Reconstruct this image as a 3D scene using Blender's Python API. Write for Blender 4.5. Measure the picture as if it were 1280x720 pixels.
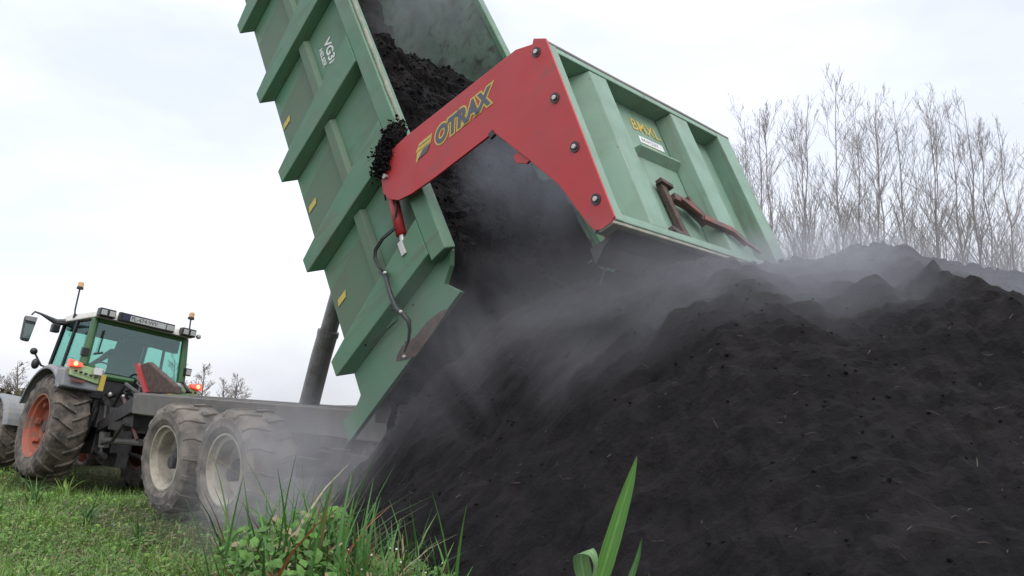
import bpy, bmesh, math, random
from mathutils import Vector, Matrix, noise
R=math.radians
for o in list(bpy.data.objects): bpy.data.objects.remove(o)
S=bpy.context.scene; C=S.collection
# ---------------------------------------------------------------- camera
cam=bpy.data.objects.new('camera',bpy.data.cameras.new('camera')); C.objects.link(cam)
EYE=Vector((0,0,1.55)); PITCH=R(7.576); ROLL=R(.5)
Fw=Vector((0,math.cos(PITCH),math.sin(PITCH))); U0=Vector((0,-math.sin(PITCH),math.cos(PITCH))); R0=Vector((1,0,0))
Rt=math.cos(ROLL)*R0+math.sin(ROLL)*U0; Up=-math.sin(ROLL)*R0+math.cos(ROLL)*U0
cam.matrix_world=Matrix(((Rt.x,Up.x,-Fw.x,EYE.x),(Rt.y,Up.y,-Fw.y,EYE.y),(Rt.z,Up.z,-Fw.z,EYE.z),(0,0,0,1)))
cam.data.sensor_width=36; cam.data.lens=36*1000/1280; cam.data.clip_start=.05; cam.data.clip_end=3000
S.camera=cam
# ---------------------------------------------------------------- world: overcast daylight sky
W=bpy.data.worlds.new('World'); S.world=W; W.use_nodes=True
nt=W.node_tree; N=nt.nodes; L=nt.links; N.clear()
SUN_EL,SUN_AZ=R(48),R(150)          # azimuth measured from +Y towards +X : behind the camera, to the right
sky=N.new('ShaderNodeTexSky'); sky.sky_type='NISHITA'; sky.sun_disc=False; sky.sun_elevation=SUN_EL; sky.sun_rotation=SUN_AZ
sky.air_density=1; sky.dust_density=4
bgs=N.new('ShaderNodeBackground'); bgs.inputs[1].default_value=.06; L.new(sky.outputs[0],bgs.inputs[0])
tc=N.new('ShaderNodeTexCoord'); sep=N.new('ShaderNodeSeparateXYZ'); L.new(tc.outputs['Generated'],sep.inputs[0])
mr=N.new('ShaderNodeMapRange'); mr.inputs[1].default_value=.42; mr.inputs[2].default_value=.95; mr.inputs[3].default_value=.955; mr.inputs[4].default_value=2.6; L.new(sep.outputs[2],mr.inputs[0])
mp=N.new('ShaderNodeMapping'); mp.inputs['Scale'].default_value=(1,1,2.6); L.new(tc.outputs['Generated'],mp.inputs[0])
nz=N.new('ShaderNodeTexNoise'); nz.inputs['Scale'].default_value=2.1; nz.inputs['Detail'].default_value=5; nz.inputs['Roughness'].default_value=.55; L.new(mp.outputs[0],nz.inputs[0])
cr=N.new('ShaderNodeValToRGB'); cr.color_ramp.elements[0].position=.36; cr.color_ramp.elements[0].color=(.80,.825,.895,1); cr.color_ramp.elements[1].position=.62; cr.color_ramp.elements[1].color=(1.02,1.03,1.09,1); L.new(nz.outputs[0],cr.inputs[0])
bgc=N.new('ShaderNodeBackground'); L.new(cr.outputs[0],bgc.inputs[0]); L.new(mr.outputs[0],bgc.inputs[1])
add=N.new('ShaderNodeAddShader'); L.new(bgs.outputs[0],add.inputs[0]); L.new(bgc.outputs[0],add.inputs[1])
wo=N.new('ShaderNodeOutputWorld'); L.new(add.outputs[0],wo.inputs[0])
sl=bpy.data.lights.new('sun','SUN'); sl.energy=.8; sl.angle=R(25); sl.color=(1,.97,.93)
so=bpy.data.objects.new('sun',sl); C.objects.link(so)
sd=Vector((math.sin(SUN_AZ)*math.cos(SUN_EL),math.cos(SUN_AZ)*math.cos(SUN_EL),math.sin(SUN_EL)))
so.rotation_euler=sd.to_track_quat('Z','Y').to_euler()
S.view_settings.view_transform='Standard'; S.view_settings.look='None'; S.view_settings.exposure=.0; S.view_settings.gamma=1; S.view_settings.use_curve_mapping=False
S.render.engine='CYCLES'
try:
    S.cycles.use_denoising=True; S.cycles.denoiser='OPENIMAGEDENOISE'
except Exception: pass
S.cycles.max_bounces=8; S.cycles.transparent_max_bounces=24; S.cycles.volume_bounces=2; S.cycles.volume_max_steps=96; S.cycles.volume_step_rate=1.5
# ---------------------------------------------------------------- helpers
def setp(b,n,v):
    if n in b.inputs: b.inputs[n].default_value=v
def mat(name,c1,c2=None,scale=4,lo=.4,hi=.62,rough=.6,metal=0,bump=0,bscale=30,c3=None,s3=1.2,lo3=.5,hi3=.75,attr=None,spec=.5,detail=6,stretch=None,trans=0,streak=None):
    m=bpy.data.materials.new(name); m.use_nodes=True; t=m.node_tree; n=t.nodes; l=t.links; b=n['Principled BSDF']
    b.inputs['Roughness'].default_value=rough; b.inputs['Metallic'].default_value=metal; setp(b,'Specular IOR Level',spec)
    tcn=n.new('ShaderNodeTexCoord'); vec=tcn.outputs['Object']
    if stretch:
        mpn=n.new('ShaderNodeMapping'); mpn.inputs['Scale'].default_value=stretch; l.new(vec,mpn.inputs[0]); vec=mpn.outputs[0]
    b.inputs['Base Color'].default_value=(*c1,1); cur=None
    if attr:
        a=n.new('ShaderNodeAttribute'); a.attribute_name=attr; cur=a.outputs['Color']
    def layer(cur,ca,cb,sc,l0,h0):
        z=n.new('ShaderNodeTexNoise'); z.inputs['Scale'].default_value=sc; z.inputs['Detail'].default_value=detail; z.inputs['Roughness'].default_value=.62; l.new(vec,z.inputs[0])
        r=n.new('ShaderNodeMapRange'); r.inputs[1].default_value=l0; r.inputs[2].default_value=h0; l.new(z.outputs[0],r.inputs[0])
        x=n.new('ShaderNodeMixRGB'); l.new(r.outputs[0],x.inputs[0])
        if cur is None: x.inputs[1].default_value=(*ca,1)
        else: l.new(cur,x.inputs[1])
        x.inputs[2].default_value=(*cb,1); return x.outputs[0]
    if c2: cur=layer(cur,c1,c2,scale,lo,hi)
    if c3: cur=layer(cur,c1,c3,s3,lo3,hi3)
    if streak:
        mpn=n.new('ShaderNodeMapping'); mpn.inputs['Scale'].default_value=streak[1]; l.new(tcn.outputs['Object'],mpn.inputs[0]); old=vec; vec=mpn.outputs[0]
        cur=layer(cur,c1,streak[0],1.0,streak[2],streak[3]); vec=old
        for sc_,l0_,h0_,cc_ in ((26,.66,.72,streak[0]),(1.1,.56,.80,tuple(q*.6+w*.4 for q,w in zip(c1,streak[0])))): cur=layer(cur,c1,cc_,sc_,l0_,h0_)
        rr_=n.new('ShaderNodeTexNoise'); rr_.inputs['Scale'].default_value=5; rr_.inputs['Detail'].default_value=6; l.new(vec,rr_.inputs[0]); rm_=n.new('ShaderNodeMapRange'); rm_.inputs[3].default_value=rough-.12; rm_.inputs[4].default_value=rough+.3; l.new(rr_.outputs[0],rm_.inputs[0]); l.new(rm_.outputs[0],b.inputs['Roughness'])
    if cur is not None: l.new(cur,b.inputs['Base Color'])
    if bump:
        z=n.new('ShaderNodeTexNoise'); z.inputs['Scale'].default_value=bscale; z.inputs['Detail'].default_value=8; z.inputs['Roughness'].default_value=.65; l.new(vec,z.inputs[0])
        bp=n.new('ShaderNodeBump'); bp.inputs['Strength'].default_value=bump; bp.inputs['Distance'].default_value=.02; l.new(z.outputs[0],bp.inputs['Height']); l.new(bp.outputs[0],b.inputs['Normal'])
    if trans:
        td=n.new('ShaderNodeBsdfTranslucent'); mx=n.new('ShaderNodeMixShader'); mx.inputs[0].default_value=trans
        if cur is not None: l.new(cur,td.inputs[0])
        else: td.inputs[0].default_value=(*c1,1)
        l.new(b.outputs[0],mx.inputs[1]); l.new(td.outputs[0],mx.inputs[2]); l.new(mx.outputs[0],n['Material Output'].inputs[0])
    return m
def emis(name,c,st,base=(.5,.05,.03)):
    m=bpy.data.materials.new(name); m.use_nodes=True; b=m.node_tree.nodes['Principled BSDF']; b.inputs['Base Color'].default_value=(*base,1)
    setp(b,'Emission Color',(*c,1)); setp(b,'Emission Strength',st); b.inputs['Roughness'].default_value=.3; return m
M={}
M['green']=mat('green paint',(.062,.162,.090),(.085,.148,.086),2.2,.42,.72,rough=.42,bump=.08,bscale=9,streak=((.075,.07,.05),(11,11,1.1),.55,.80))
M['green_in']=mat('dirty green paint',(.10,.165,.12),(.04,.045,.04),2.2,.45,.7,rough=.65,bump=.15,bscale=25,c3=(.02,.018,.017),s3=7,lo3=.5,hi3=.68)
M['green_low']=mat('dusty green paint',(.072,.135,.080),(.092,.112,.07),3,.4,.8,rough=.6,bump=.08,bscale=25)
M['gate']=mat('pale green paint',(.155,.258,.188),(.118,.195,.138),2.6,.45,.75,rough=.42,bump=.07,bscale=9,streak=((.13,.12,.085),(10,.9,10),.56,.82))
M['edge']=mat('worn edge paint',(.16,.19,.14),(.26,.24,.19),9,.45,.6,rough=.7,bump=.5,bscale=60)
M['red']=mat('red paint',(.38,.024,.027),(.31,.025,.028),2,.4,.8,rough=.36,bump=.05,bscale=8,streak=((.16,.055,.045),(7,7,2),.58,.84))
M['yellow']=mat('yellow decal',(.46,.35,.06),(.30,.25,.09),20,.5,.8,rough=.5)
M['decal_grey']=mat('dark decal',(.065,.07,.09),rough=.5)
M['white']=mat('white decal',(.62,.62,.62),(.35,.38,.36),30,.5,.8,rough=.5)
M['steel']=mat('grey painted steel',(.10,.098,.092),(.155,.135,.11),5,.42,.7,rough=.6,bump=.1,bscale=30)
M['cyl']=mat('ram steel',(.17,.17,.17),(.11,.10,.09),9,.45,.7,rough=.4,metal=.3,bump=.05)
M['dark']=mat('dark metal',(.018,.018,.02),(.06,.05,.045),8,.45,.75,rough=.55,bump=.1)
M['hose']=mat('rubber hose',(.015,.015,.016),rough=.45)
M['bright']=mat('bright bolt',(.45,.44,.41),rough=.4,metal=.5)
M['rust']=mat('rusty steel',(.075,.055,.05),(.14,.055,.045),6,.45,.62,rough=.8,bump=.4,bscale=40)
M['rustred']=mat('rusty red steel',(.17,.055,.045),(.08,.055,.05),9,.42,.62,rough=.75,bump=.3,bscale=40)
M['mudbrown']=mat('dried mud',(.10,.065,.05),(.05,.035,.03),12,.4,.65,rough=.95,bump=.8,bscale=50)
M['tyre']=mat('muddy tyre',(.045,.04,.036),(.15,.125,.10),5,.40,.62,rough=.85,bump=.35,bscale=45)
M['tyre2']=mat('dusty trailer tyre',(.07,.063,.056),(.19,.165,.14),5,.38,.62,rough=.9,bump=.35,bscale=45)
M['rim']=mat('cream rim',(.36,.33,.27),(.16,.135,.11),5,.45,.7,rough=.55,bump=.1)
M['rimred']=mat('red rim',(.34,.085,.05),(.16,.11,.08),6,.42,.66,rough=.6,bump=.1)
M['tgreen']=mat('tractor green',(.035,.105,.035),(.035,.075,.035),5,.5,.8,rough=.35)
M['tlime']=mat('light green fender panel',(.22,.32,.15),(.10,.16,.09),5,.5,.8,rough=.45)
M['fender']=mat('grey fender',(.15,.16,.17),(.21,.20,.18),4,.45,.75,rough=.5)
M['roof']=mat('cream roof',(.50,.49,.44),(.38,.36,.32),5,.5,.8,rough=.5)
M['black']=mat('black plastic',(.016,.016,.018),rough=.4)
M['lens']=mat('lamp lens',(.34,.35,.33),rough=.15)
M['plate']=mat('plate white',(.40,.42,.41),rough=.4)
M['blue']=mat('plate blue',(.02,.02,.06),rough=.4)
M['mirror']=mat('mirror glass',(.10,.14,.13),rough=.1,metal=.2)
M['amber']=mat('amber dome',(.55,.33,.16),rough=.25)
M['tail']=emis('lit tail lamp',(1,.06,.03),1.2)
M['tailcore']=emis('tail lamp bulb',(1,.25,.12),4)
M['skin']=mat('skin',(.35,.2,.15),rough=.6)
M['cloth']=mat('dark jacket',(.03,.035,.04),rough=.9)
M['hair']=mat('dark hair',(.02,.015,.012),rough=.8)
# compost
M['compost']=mat('black compost',(.0085,.0079,.0086),(.0150,.0130,.0134),3.5,.42,.66,rough=.97,bump=1.0,bscale=28,c3=(.007,.0065,.0065),s3=11,lo3=.52,hi3=.68,spec=.12,detail=10)
M['straw']=mat('straw',(.085,.07,.055),(.045,.035,.03),20,.4,.6,rough=.8,spec=.2)
M['soil']=mat('field ground',(.045,.052,.02),(.075,.055,.035),1.3,.42,.62,rough=.97,bump=1,bscale=20,c3=(.03,.045,.012),s3=9,lo3=.45,hi3=.6,spec=.15)
M['leaf']=mat('leaves',(.08,.16,.03),attr='col',rough=.5,spec=.35,trans=.22)
M['bark']=mat('haze-lightened bark',(.27,.25,.245),(.17,.155,.15),3,.4,.7,rough=.9)  # bark tone lightened to stand in for haze over the trees
M['bark2']=mat('brown bark',(.13,.11,.095),rough=.9)
M['bush']=mat('hedge leaves',(.05,.055,.03),attr='col',rough=.8,spec=.2)
def glass(name,tint,fac):
    m=bpy.data.materials.new(name); m.use_nodes=True; t=m.node_tree; n=t.nodes; l=t.links; n.clear()
    tr=n.new('ShaderNodeBsdfTransparent'); tr.inputs[0].default_value=(*tint,1); gl=n.new('ShaderNodeBsdfGlossy'); gl.inputs['Roughness'].default_value=.05; gl.inputs[0].default_value=(.8,.9,.9,1)
    mx=n.new('ShaderNodeMixShader'); mx.inputs[0].default_value=fac; o=n.new('ShaderNodeOutputMaterial')
    l.new(tr.outputs[0],mx.inputs[1]); l.new(gl.outputs[0],mx.inputs[2]); l.new(mx.outputs[0],o.inputs[0]); return m
M['glass']=glass('tinted cab glass',(.66,.85,.81),.07)

class MB:
    def __init__(s): s.v=[]; s.f=[]; s.mi=[]; s.col=[]; s.cur=0; s.sm=False; s.c=None
    def add(s,vs,fs):
        b=len(s.v); s.v+= [tuple(v) for v in vs]; s.f+=[tuple(i+b for i in f) for f in fs]; s.mi+=[s.cur]*len(fs)
        if s.c is not None: s.col+=[s.c]*len(vs)
    def box(s,x0,x1,y0,y1,z0,z1,m=None):
        vs=[Vector((x,y,z)) for x in(x0,x1) for y in(y0,y1) for z in(z0,z1)]
        if m: vs=[m@v for v in vs]
        s.add(vs,[(0,1,3,2),(4,6,7,5),(0,4,5,1),(2,3,7,6),(0,2,6,4),(1,5,7,3)])
    def hull2(s,A,B):            # loft between two equal-length loops, capped
        n=len(A); s.add(list(A)+list(B),[tuple(range(n))[::-1],tuple(range(n,2*n))]+[(i,(i+1)%n,(i+1)%n+n,i+n) for i in range(n)])
    def prism(s,poly,fn0,fn1):
        s.hull2([fn0(*p) for p in poly],[fn1(*p) for p in poly])
    def tube(s,pts,rad,n=8,cap=True):
        pts=[Vector(p) for p in pts]; k=len(pts); rs=rad if isinstance(rad,(list,tuple)) else [rad]*k
        t0=(pts[1]-pts[0]).normalized(); a=Vector((0,0,1)) if abs(t0.z)<.9 else Vector((1,0,0)); u=t0.cross(a).normalized(); vs=[]
        for i,p in enumerate(pts):
            t=((pts[min(i+1,k-1)]-pts[max(i-1,0)])).normalized(); u=(u-t*u.dot(t)).normalized(); w=t.cross(u)
            for j in range(n):
                q=2*math.pi*j/n; vs.append(p+(u*math.cos(q)+w*math.sin(q))*rs[i])
        fs=[(i*n+j,i*n+(j+1)%n,(i+1)*n+(j+1)%n,(i+1)*n+j) for i in range(k-1) for j in range(n)]
        if cap: fs+=[tuple(range(n))[::-1],tuple(range((k-1)*n,k*n))]
        s.add(vs,fs)
    def lathe(s,prof,n=40,m=None,closed=False):   # prof (radius, y); axis Y
        k=len(prof); vs=[]
        for i in range(n):
            q=2*math.pi*i/n
            for r,y in prof: vs.append(Vector((r*math.cos(q),y,r*math.sin(q))))
        if m: vs=[m@v for v in vs]
        kk=k if closed else k-1
        s.add(vs,[(i*k+j,i*k+(j+1)%k,((i+1)%n)*k+(j+1)%k,((i+1)%n)*k+j) for i in range(n) for j in range(kk)])
    def ball(s,c,r,n=8,k=6,jit=0,rnd=random):
        c=Vector(c); r=Vector(r) if hasattr(r,'__len__') else Vector((r,r,r)); vs=[c+Vector((0,0,r.z))]
        for i in range(1,k):
            a=math.pi*i/k
            for j in range(n):
                b=2*math.pi*j/n; g=1+jit*rnd.uniform(-1,1); vs.append(c+Vector((r.x*math.sin(a)*math.cos(b),r.y*math.sin(a)*math.sin(b),r.z*math.cos(a)))*g if jit==0 else c+Vector((r.x*g*math.sin(a)*math.cos(b),r.y*g*math.sin(a)*math.sin(b),r.z*g*math.cos(a))))
        vs.append(c-Vector((0,0,r.z))); e=len(vs)-1
        fs=[(0,1+j,1+(j+1)%n) for j in range(n)]+[(1+i*n+j,1+(i+1)*n+j,1+(i+1)*n+(j+1)%n,1+i*n+(j+1)%n) for i in range(k-2) for j in range(n)]+[(e,1+(k-2)*n+(j+1)%n,1+(k-2)*n+j) for j in range(n)]
        s.add(vs,fs)
    def build(s,name,m,parent=None,smooth=False,bevel=0,mtx=None):
        me=bpy.data.meshes.new(name); me.from_pydata(s.v,[],s.f)
        for q in (m if isinstance(m,list) else [m]): me.materials.append(q)
        if any(s.mi): me.polygons.foreach_set('material_index',s.mi)
        if s.col:
            ca=me.color_attributes.new('col','FLOAT_COLOR','POINT'); flat=[]
            for q in s.col: flat+=[*q,1]
            ca.data.foreach_set('color',flat)
        bm=bmesh.new(); bm.from_mesh(me)
        if len(bm.faces)<60000 and not s.col: bmesh.ops.recalc_face_normals(bm,faces=bm.faces)
        bm.to_mesh(me); bm.free()
        if smooth: me.polygons.foreach_set('use_smooth',[True]*len(me.polygons))
        me.update(); o=bpy.data.objects.new(name,me); C.objects.link(o)
        if parent: o.parent=parent
        if mtx is not None: o.matrix_basis=mtx
        if bevel:
            b=o.modifiers.new('bevel','BEVEL'); b.width=bevel; b.segments=2; b.limit_method='ANGLE'; b.angle_limit=R(35)
        return o
def tag(o,label=None,cat=None,group=None,kind=None):
    if label:o['label']=label
    if cat:o['category']=cat
    if group:o['group']=group
    if kind:o['kind']=kind
    return o
def empty(name,mtx): o=bpy.data.objects.new(name,None); C.objects.link(o); o.matrix_basis=mtx; o.empty_display_size=.3; return o
def frame(o,x,y,z): return Matrix(((x[0],y[0],z[0],o[0]),(x[1],y[1],z[1],o[1]),(x[2],y[2],z[2],o[2]),(0,0,0,1)))
def text(name,s,size,m,parent,mtx,shear=0,ext=.0015,offset=0,space=1):
    cu=bpy.data.curves.new(name,'FONT'); cu.body=s; cu.size=size; cu.shear=shear; cu.extrude=ext; cu.offset=offset; cu.space_character=space; cu.align_x='LEFT'
    t=bpy.data.objects.new(name,cu); C.objects.link(t); dg=bpy.context.evaluated_depsgraph_get(); me=bpy.data.meshes.new_from_object(t.evaluated_get(dg)); bpy.data.objects.remove(t)
    me.materials.clear(); me.materials.append(m); o=bpy.data.objects.new(name,me); C.objects.link(o); o.parent=parent; o.matrix_basis=mtx; return o
def fbm(p,o=4): return noise.fractal(p,1.0,2.0,o)
# ---------------------------------------------------------------- terrain
def sm(a,b,x):
    t=max(0,min(1,(x-a)/(b-a))); return t*t*(3-2*t)
def ground_h(x,y):
    h=.05*noise.noise(Vector((x*.5,y*.5,0)))+.02*noise.noise(Vector((x*2,y*2,3)))
    h+=.56*math.exp(-((x+.75)/1.15)**2-((y-3.8)/.95)**2)
    h+=.25*math.exp(-((x-.1)/.9)**2-((y-2.0)/.8)**2)
    h-=.014*max(0,math.hypot(x,y)-26)
    d=math.hypot(x+6.9,y-14.1)
    h-=.28*sm(3.0,.6,d)                         # rut under the tractor's lower wheel
    h+=.06*math.exp(-((x+8.2)/.9)**2-((y-13.6)/.9)**2)
    return h
def axis(*segs):
    out=[]
    for a,b,st in segs:
        n=int(round((b-a)/st)); out+=[a+(b-a)*i/n for i in range(n)]
    return out+[segs[-1][1]]
xs=axis((-900,-100,100),(-100,-30,10),(-30,-14,1),(-14,6,.14),(6,30,1.5),(30,100,10),(100,900,100)); ys=axis((-40,0,5),(0,1,.5),(1,18,.14),(18,40,1),(40,120,10),(120,1500,100))
g=MB(); g.v=[(x,y,ground_h(x,y)) for y in ys for x in xs]; nx=len(xs)
g.f=[(j*nx+i,j*nx+i+1,(j+1)*nx+i+1,(j+1)*nx+i) for j in range(len(ys)-1) for i in range(nx-1)]; g.mi=[0]*len(g.f)
tag(g.build('ground',M['soil'],smooth=True),kind='structure')
# ---------------------------------------------------------------- compost heap
RIDGE=[(-1.85,.0,6.9),(-1.3,.85,6.9),(-.6,1.7,6.9),(.0,2.15,6.8),(.45,2.36,6.6),(.8,2.44,6.4),(1.1,2.50,6.1),(1.5,2.52,5.95),(1.85,2.46,5.9),(2.1,2.50,5.9),(2.40,2.52,5.9),(2.60,2.65,5.9),(2.85,2.55,5.9),(3.1,2.49,5.9),(3.45,2.43,5.9),(3.75,2.40,5.9),(4.2,2.45,6),(5,2.3,6),(6,2.2,6),(7.5,1.6,6),(9,.2,6)]
def ridge(x):
    if x<=RIDGE[0][0]: return (-.3,7.0)
    for a,b in zip(RIDGE,RIDGE[1:]):
        if x<=b[0]:
            t=(x-a[0])/(b[0]-a[0]); return a[1]+(b[1]-a[1])*t, a[2]+(b[2]-a[2])*t
    return (-.3,6)
def heap_h(x,y):
    zr,yr=ridge(x); d=yr-y
    if d>0:
        a=d; z=zr-.05*min(a,.5)-max(0,a-.5)*(.60 if a<2.2 else .60)+.15*math.exp(-((a-1.8)/.7)**2)
    else:
        z=zr-.72*max(0,-d-.35)
    p=Vector((x,y,0))
    n1=noise.fractal(p*.9,1,2,3)*.10; n2=noise.fractal(p*4+Vector((7,3,1)),.9,2.1,4)*.038; n3=noise.fractal(p*14,.8,2.2,3)*.026
    cl=max(0,noise.noise(p*6.5+Vector((3,9,2))))*.07
    k=1 if z>.1 else .4
    kr=.5+.5*min(1,abs(d)/.6)
    n2+=.032*noise.fractal(Vector((x*1.3,y*6.5,4)),.8,2,3)
    return z+(n1*kr+n2+n3+cl)*k
hx=[-2.6+i*.04 for i in range(int(9.5/.04))]; hy=[]
y=.9
while y<9.6: hy.append(y); y+=.025 if y<4 else .035
h=MB(); nx=len(hx); h.v=[(x+.02*noise.noise(Vector((x*9,y*9,5))),y+.03*noise.noise(Vector((x*9,y*9,15))),heap_h(x,y)) for y in hy for x in hx]
h.f=[(j*nx+i,j*nx+i+1,(j+1)*nx+i+1,(j+1)*nx+i) for j in range(len(hy)-1) for i in range(nx-1)]; h.mi=[0]*len(h.f)
rnd=random.Random(5)
def clod(mb,p,r):
    n=rnd.choice((5,6)); mb.ball(p,(r*rnd.uniform(.7,1.3),r*rnd.uniform(.7,1.3),r*rnd.uniform(.6,1)),n,4,.25,rnd)
for i in range(4200):
    x=rnd.uniform(-1.4,6.2); y=rnd.uniform(1.6,7.4); z=heap_h(x,y)
    if z<.15: continue
    r=.003+.009*rnd.random()**3; clod(h,(x,y,z+r*.25),r)
for i in range(2600):
    x=rnd.uniform(.3,5); zr,yr=ridge(x); y=yr+rnd.gauss(0,.16); r=.006+.034*rnd.random()**3; clod(h,(x,y,heap_h(x,y)+r*.2),r)
heap=tag(h.build('compost_heap',M['compost'],smooth=False),'long black steaming compost heap filling the right foreground under the open tailgate','compost heap')
s=MB()
for i in range(900):
    x=rnd.uniform(-1.2,5.5); y=1.8+4.4*rnd.random()**1.3; z=heap_h(x,y)
    if z<.2: continue
    a=rnd.uniform(0,math.pi); l=.008+.035*rnd.random()**2.5; w=.001+.0012*rnd.random(); d=Vector((math.cos(a),math.sin(a)*.6,math.sin(a)*.4+rnd.uniform(-.2,.3)))*l; p=Vector((x,y,z+.012))
    s.tube([p-d,p+Vector((0,0,rnd.uniform(-.004,.006))),p+d],[w,w*1.2,w*.6],3,False)
tag(s.build('straw_bits',M['straw']),'loose pale straw and stalk bits lying on the black compost','straw',kind='stuff')
# ---------------------------------------------------------------- trailer
Hd=Vector((-.72887,.684185,.025281)); Lf=Vector((-.68377,-.729308,.023827)); Zt=Vector((.03474,.00008,.999396)); Lf=Zt.cross(Hd).normalized(); Hd=Lf.cross(Zt)
AW=Vector((-1.52374,7.3850,1.98025)); TO=AW-Zt*1.98
trailer=empty('dump_trailer',frame(TO,Hd,Lf,Zt)); tag(trailer,'green tandem axle tipping trailer with raised body, dumping black compost from its open red-armed tailgate','trailer')
TIP=R(58.389); ct,st_=math.cos(TIP),math.sin(TIP)
BM=frame((0,0,1.98),(ct,0,st_),(0,1,0),(-st_,0,ct))           # body frame inside the trailer frame
WB=2.35; LEN=7.7
outl=[(LEN,0),(-.52,0.0),(-.555,-.06),(-.58,-.12),(-.60,-.22),(-.60,-.33),(-.81,-.335),(-.43,1.50),(-.26,1.37),(-.16,1.50),(-.05,1.56),(LEN,1.56)]
b=MB()
b.prism(outl,lambda x,z:(x,0,z),lambda x,z:(x,-.05,z))
b.cur=1; b.prism(outl,lambda x,z:(x,-WB,z),lambda x,z:(x,-WB+.05,z))
b.box(-.62,LEN-.06,-WB+.052,-.052,.002,.06); b.box(LEN-.058,LEN,-WB+.052,-.052,.062,1.5)
b.cur=0
for i in range(5): b.box(.3+i*1.5,.42+i*1.5,-WB+.3,-.3,-.14,0)
b.box(-.6,LEN-.1,-1.75,-1.6,-.26,-.143); b.box(-.6,LEN-.1,-.75,-.6,-.26,-.143)
body=b.build('tipping_body',[M['green'],M['green_in']],trailer,mtx=BM)
def sub(mb,name,m,**k): return mb.build(name,m,body,**k)
for i in range(7):
    x0=i*1.168-.02
    for side in (0,1):
        if side==1 and i>5: continue
        r=MB(); sg=1 if side==0 else -1; yb=.001 if side==0 else -WB-.001; yf=yb+sg*.115
        F=[(x0-.245,-.12),(x0-.08,-.13),(x0+.01,.14),(x0+.21,.81),(x0+.38,1.42),(x0+.01,1.42)]
        B=[(x0-.28,-.0),(x0-.06,-.01),(x0+.03,.15),(x0+.23,.82),(x0+.40,1.42),(x0-.03,1.42)]
        r.hull2([(p[0],yf,p[1]) for p in F],[(p[0],yb,p[1]) for p in B])
        sub(r,'rib',M['green'],bevel=.008)
r=MB(); r.hull2([(-.09,.114,1.425),(LEN,.114,1.425),(LEN,.114,1.60),(-.09,.114,1.61)],[(-.07,.001,1.39),(LEN,.001,1.39),(LEN,.001,1.62),(-.07,.001,1.63)]); sub(r,'top_rail',M['green'],bevel=.01)
r=MB()    # dented worn lip on top of the near rail
pts=[(1.25+.12*i,.07+.012*noise.noise(Vector((i*.9,0,0))),1.622+.012*noise.noise(Vector((i*.7,4,0)))) for i in range(53)]
r.tube(pts,.022,6); sub(r,'worn_lip',M['edge'],smooth=True)
r=MB(); r.box(-.0,LEN,-WB-.07,-WB+.055,1.562,1.64); sub(r,'top_rail',M['green'],bevel=.01)
for i in range(6):       # horizontal strip between the ribs
    x0=i*1.168-.02+.22; x1=x0+.80
    r=MB(); r.hull2([(x0,.055,.665),(x1,.055,.665),(x1,.055,.775),(x0,.055,.775)],[(x0,.001,.63),(x1,.001,.63),(x1,.001,.81),(x0,.001,.81)]); sub(r,'side_strip',M['green_low'],bevel=.006)
for i in range(6):       # dusty lower side panels, a thin skirt sheet between the ribs
    x0=i*1.168+.02; r=MB(); r.hull2([(x0,.004,.015),(x0+.59,.004,.015),(x0+.78,.004,.62),(x0+.24,.004,.62)],[(x0,.0005,.015),(x0+.59,.0005,.015),(x0+.78,.0005,.62),(x0+.24,.0005,.62)]); sub(r,'lower_panel',M['green_low'])
# small yellow load stickers
for (x,z) in ((2.77,.09),(1.59,.11),(.43,.13),(4.74,.12)):
    r=MB(); r.hull2([(x-.035,.011,z-.07),(x+.03,.011,z-.05),(x+.05,.011,z+.09),(x-.015,.011,z+.07)],[(x-.035,.008,z-.07),(x+.03,.008,z-.05),(x+.05,.008,z+.09),(x-.015,.008,z+.07)])
    sub(r,'sticker',M['yellow'])
# text planes on the near side: text +X -> towards the rear (-bx), +Y -> +bz, normal +y
def sidem(x,y,z,ang=0):
    bx=Vector((-math.cos(ang),0,-math.sin(ang))); by=Vector((-math.sin(ang),0,math.cos(ang)))
    return frame((x,y,z),bx,by,(0,1,0))
text('side_lettering','VG3N',.155,M['white'],body,sidem(3.10,.004,1.0,.05),shear=.2,offset=.004)
text('side_lettering','HELSER',.075,M['white'],body,sidem(3.08,.004,.90,.05),shear=.2,offset=.002)
# hoses on the side, valve bits, dried mud at the rear corner
hz=[(.73,.15,1.27),(.66,.15,1.34),(.56,.15,1.29),(.45,.13,1.18),(.50,.1,.97),(.47,.1,.84),(.40,.1,.80),(.29,.11,.83),(.17,.13,.90)]
r=MB(); r.tube(hz,.011,6); r.tube([(p[0]-.03,p[1]+.015,p[2]+.03) for p in hz[3:]],.010,6); sub(r,'hydraulic_hose',M['hose'],smooth=True)
r=MB(); r.tube([(.9,.13,1.26),(.83,.14,1.22),(.74,.14,1.20)],.008,5); sub(r,'hydraulic_hose',M['hose'],smooth=True)
hz=[(.20,.14,.86),(.12,.15,.92),(.0,.16,.91),(-.12,.165,.915),(-.23,.165,.93),(-.33,.16,.98),(-.40,.15,1.0),(-.45,.12,.95),(-.49,.08,.86),(-.53,.05,.74)]
r=MB(); r.tube(hz,[.015,.019,.021,.021,.022,.023,.021,.016,.012,.008],8); sub(r,'hose_sleeve',M['hose'],smooth=True)
for c in ((.14,.16,.93),(-.30,.18,.98),(-.55,.03,.70)):
    r=MB(); r.ball(c,.018,8,6); sub(r,'hose_clamp',M['bright'],smooth=True)
r=MB(); mp_=[(-.475,1.33),(-.43,1.22),(-.42,1.05),(-.45,.86),(-.43,.68),(-.46,.60),(-.50,.56),(-.55,.62),(-.60,.80),(-.55,1.05),(-.50,1.25)]
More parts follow.
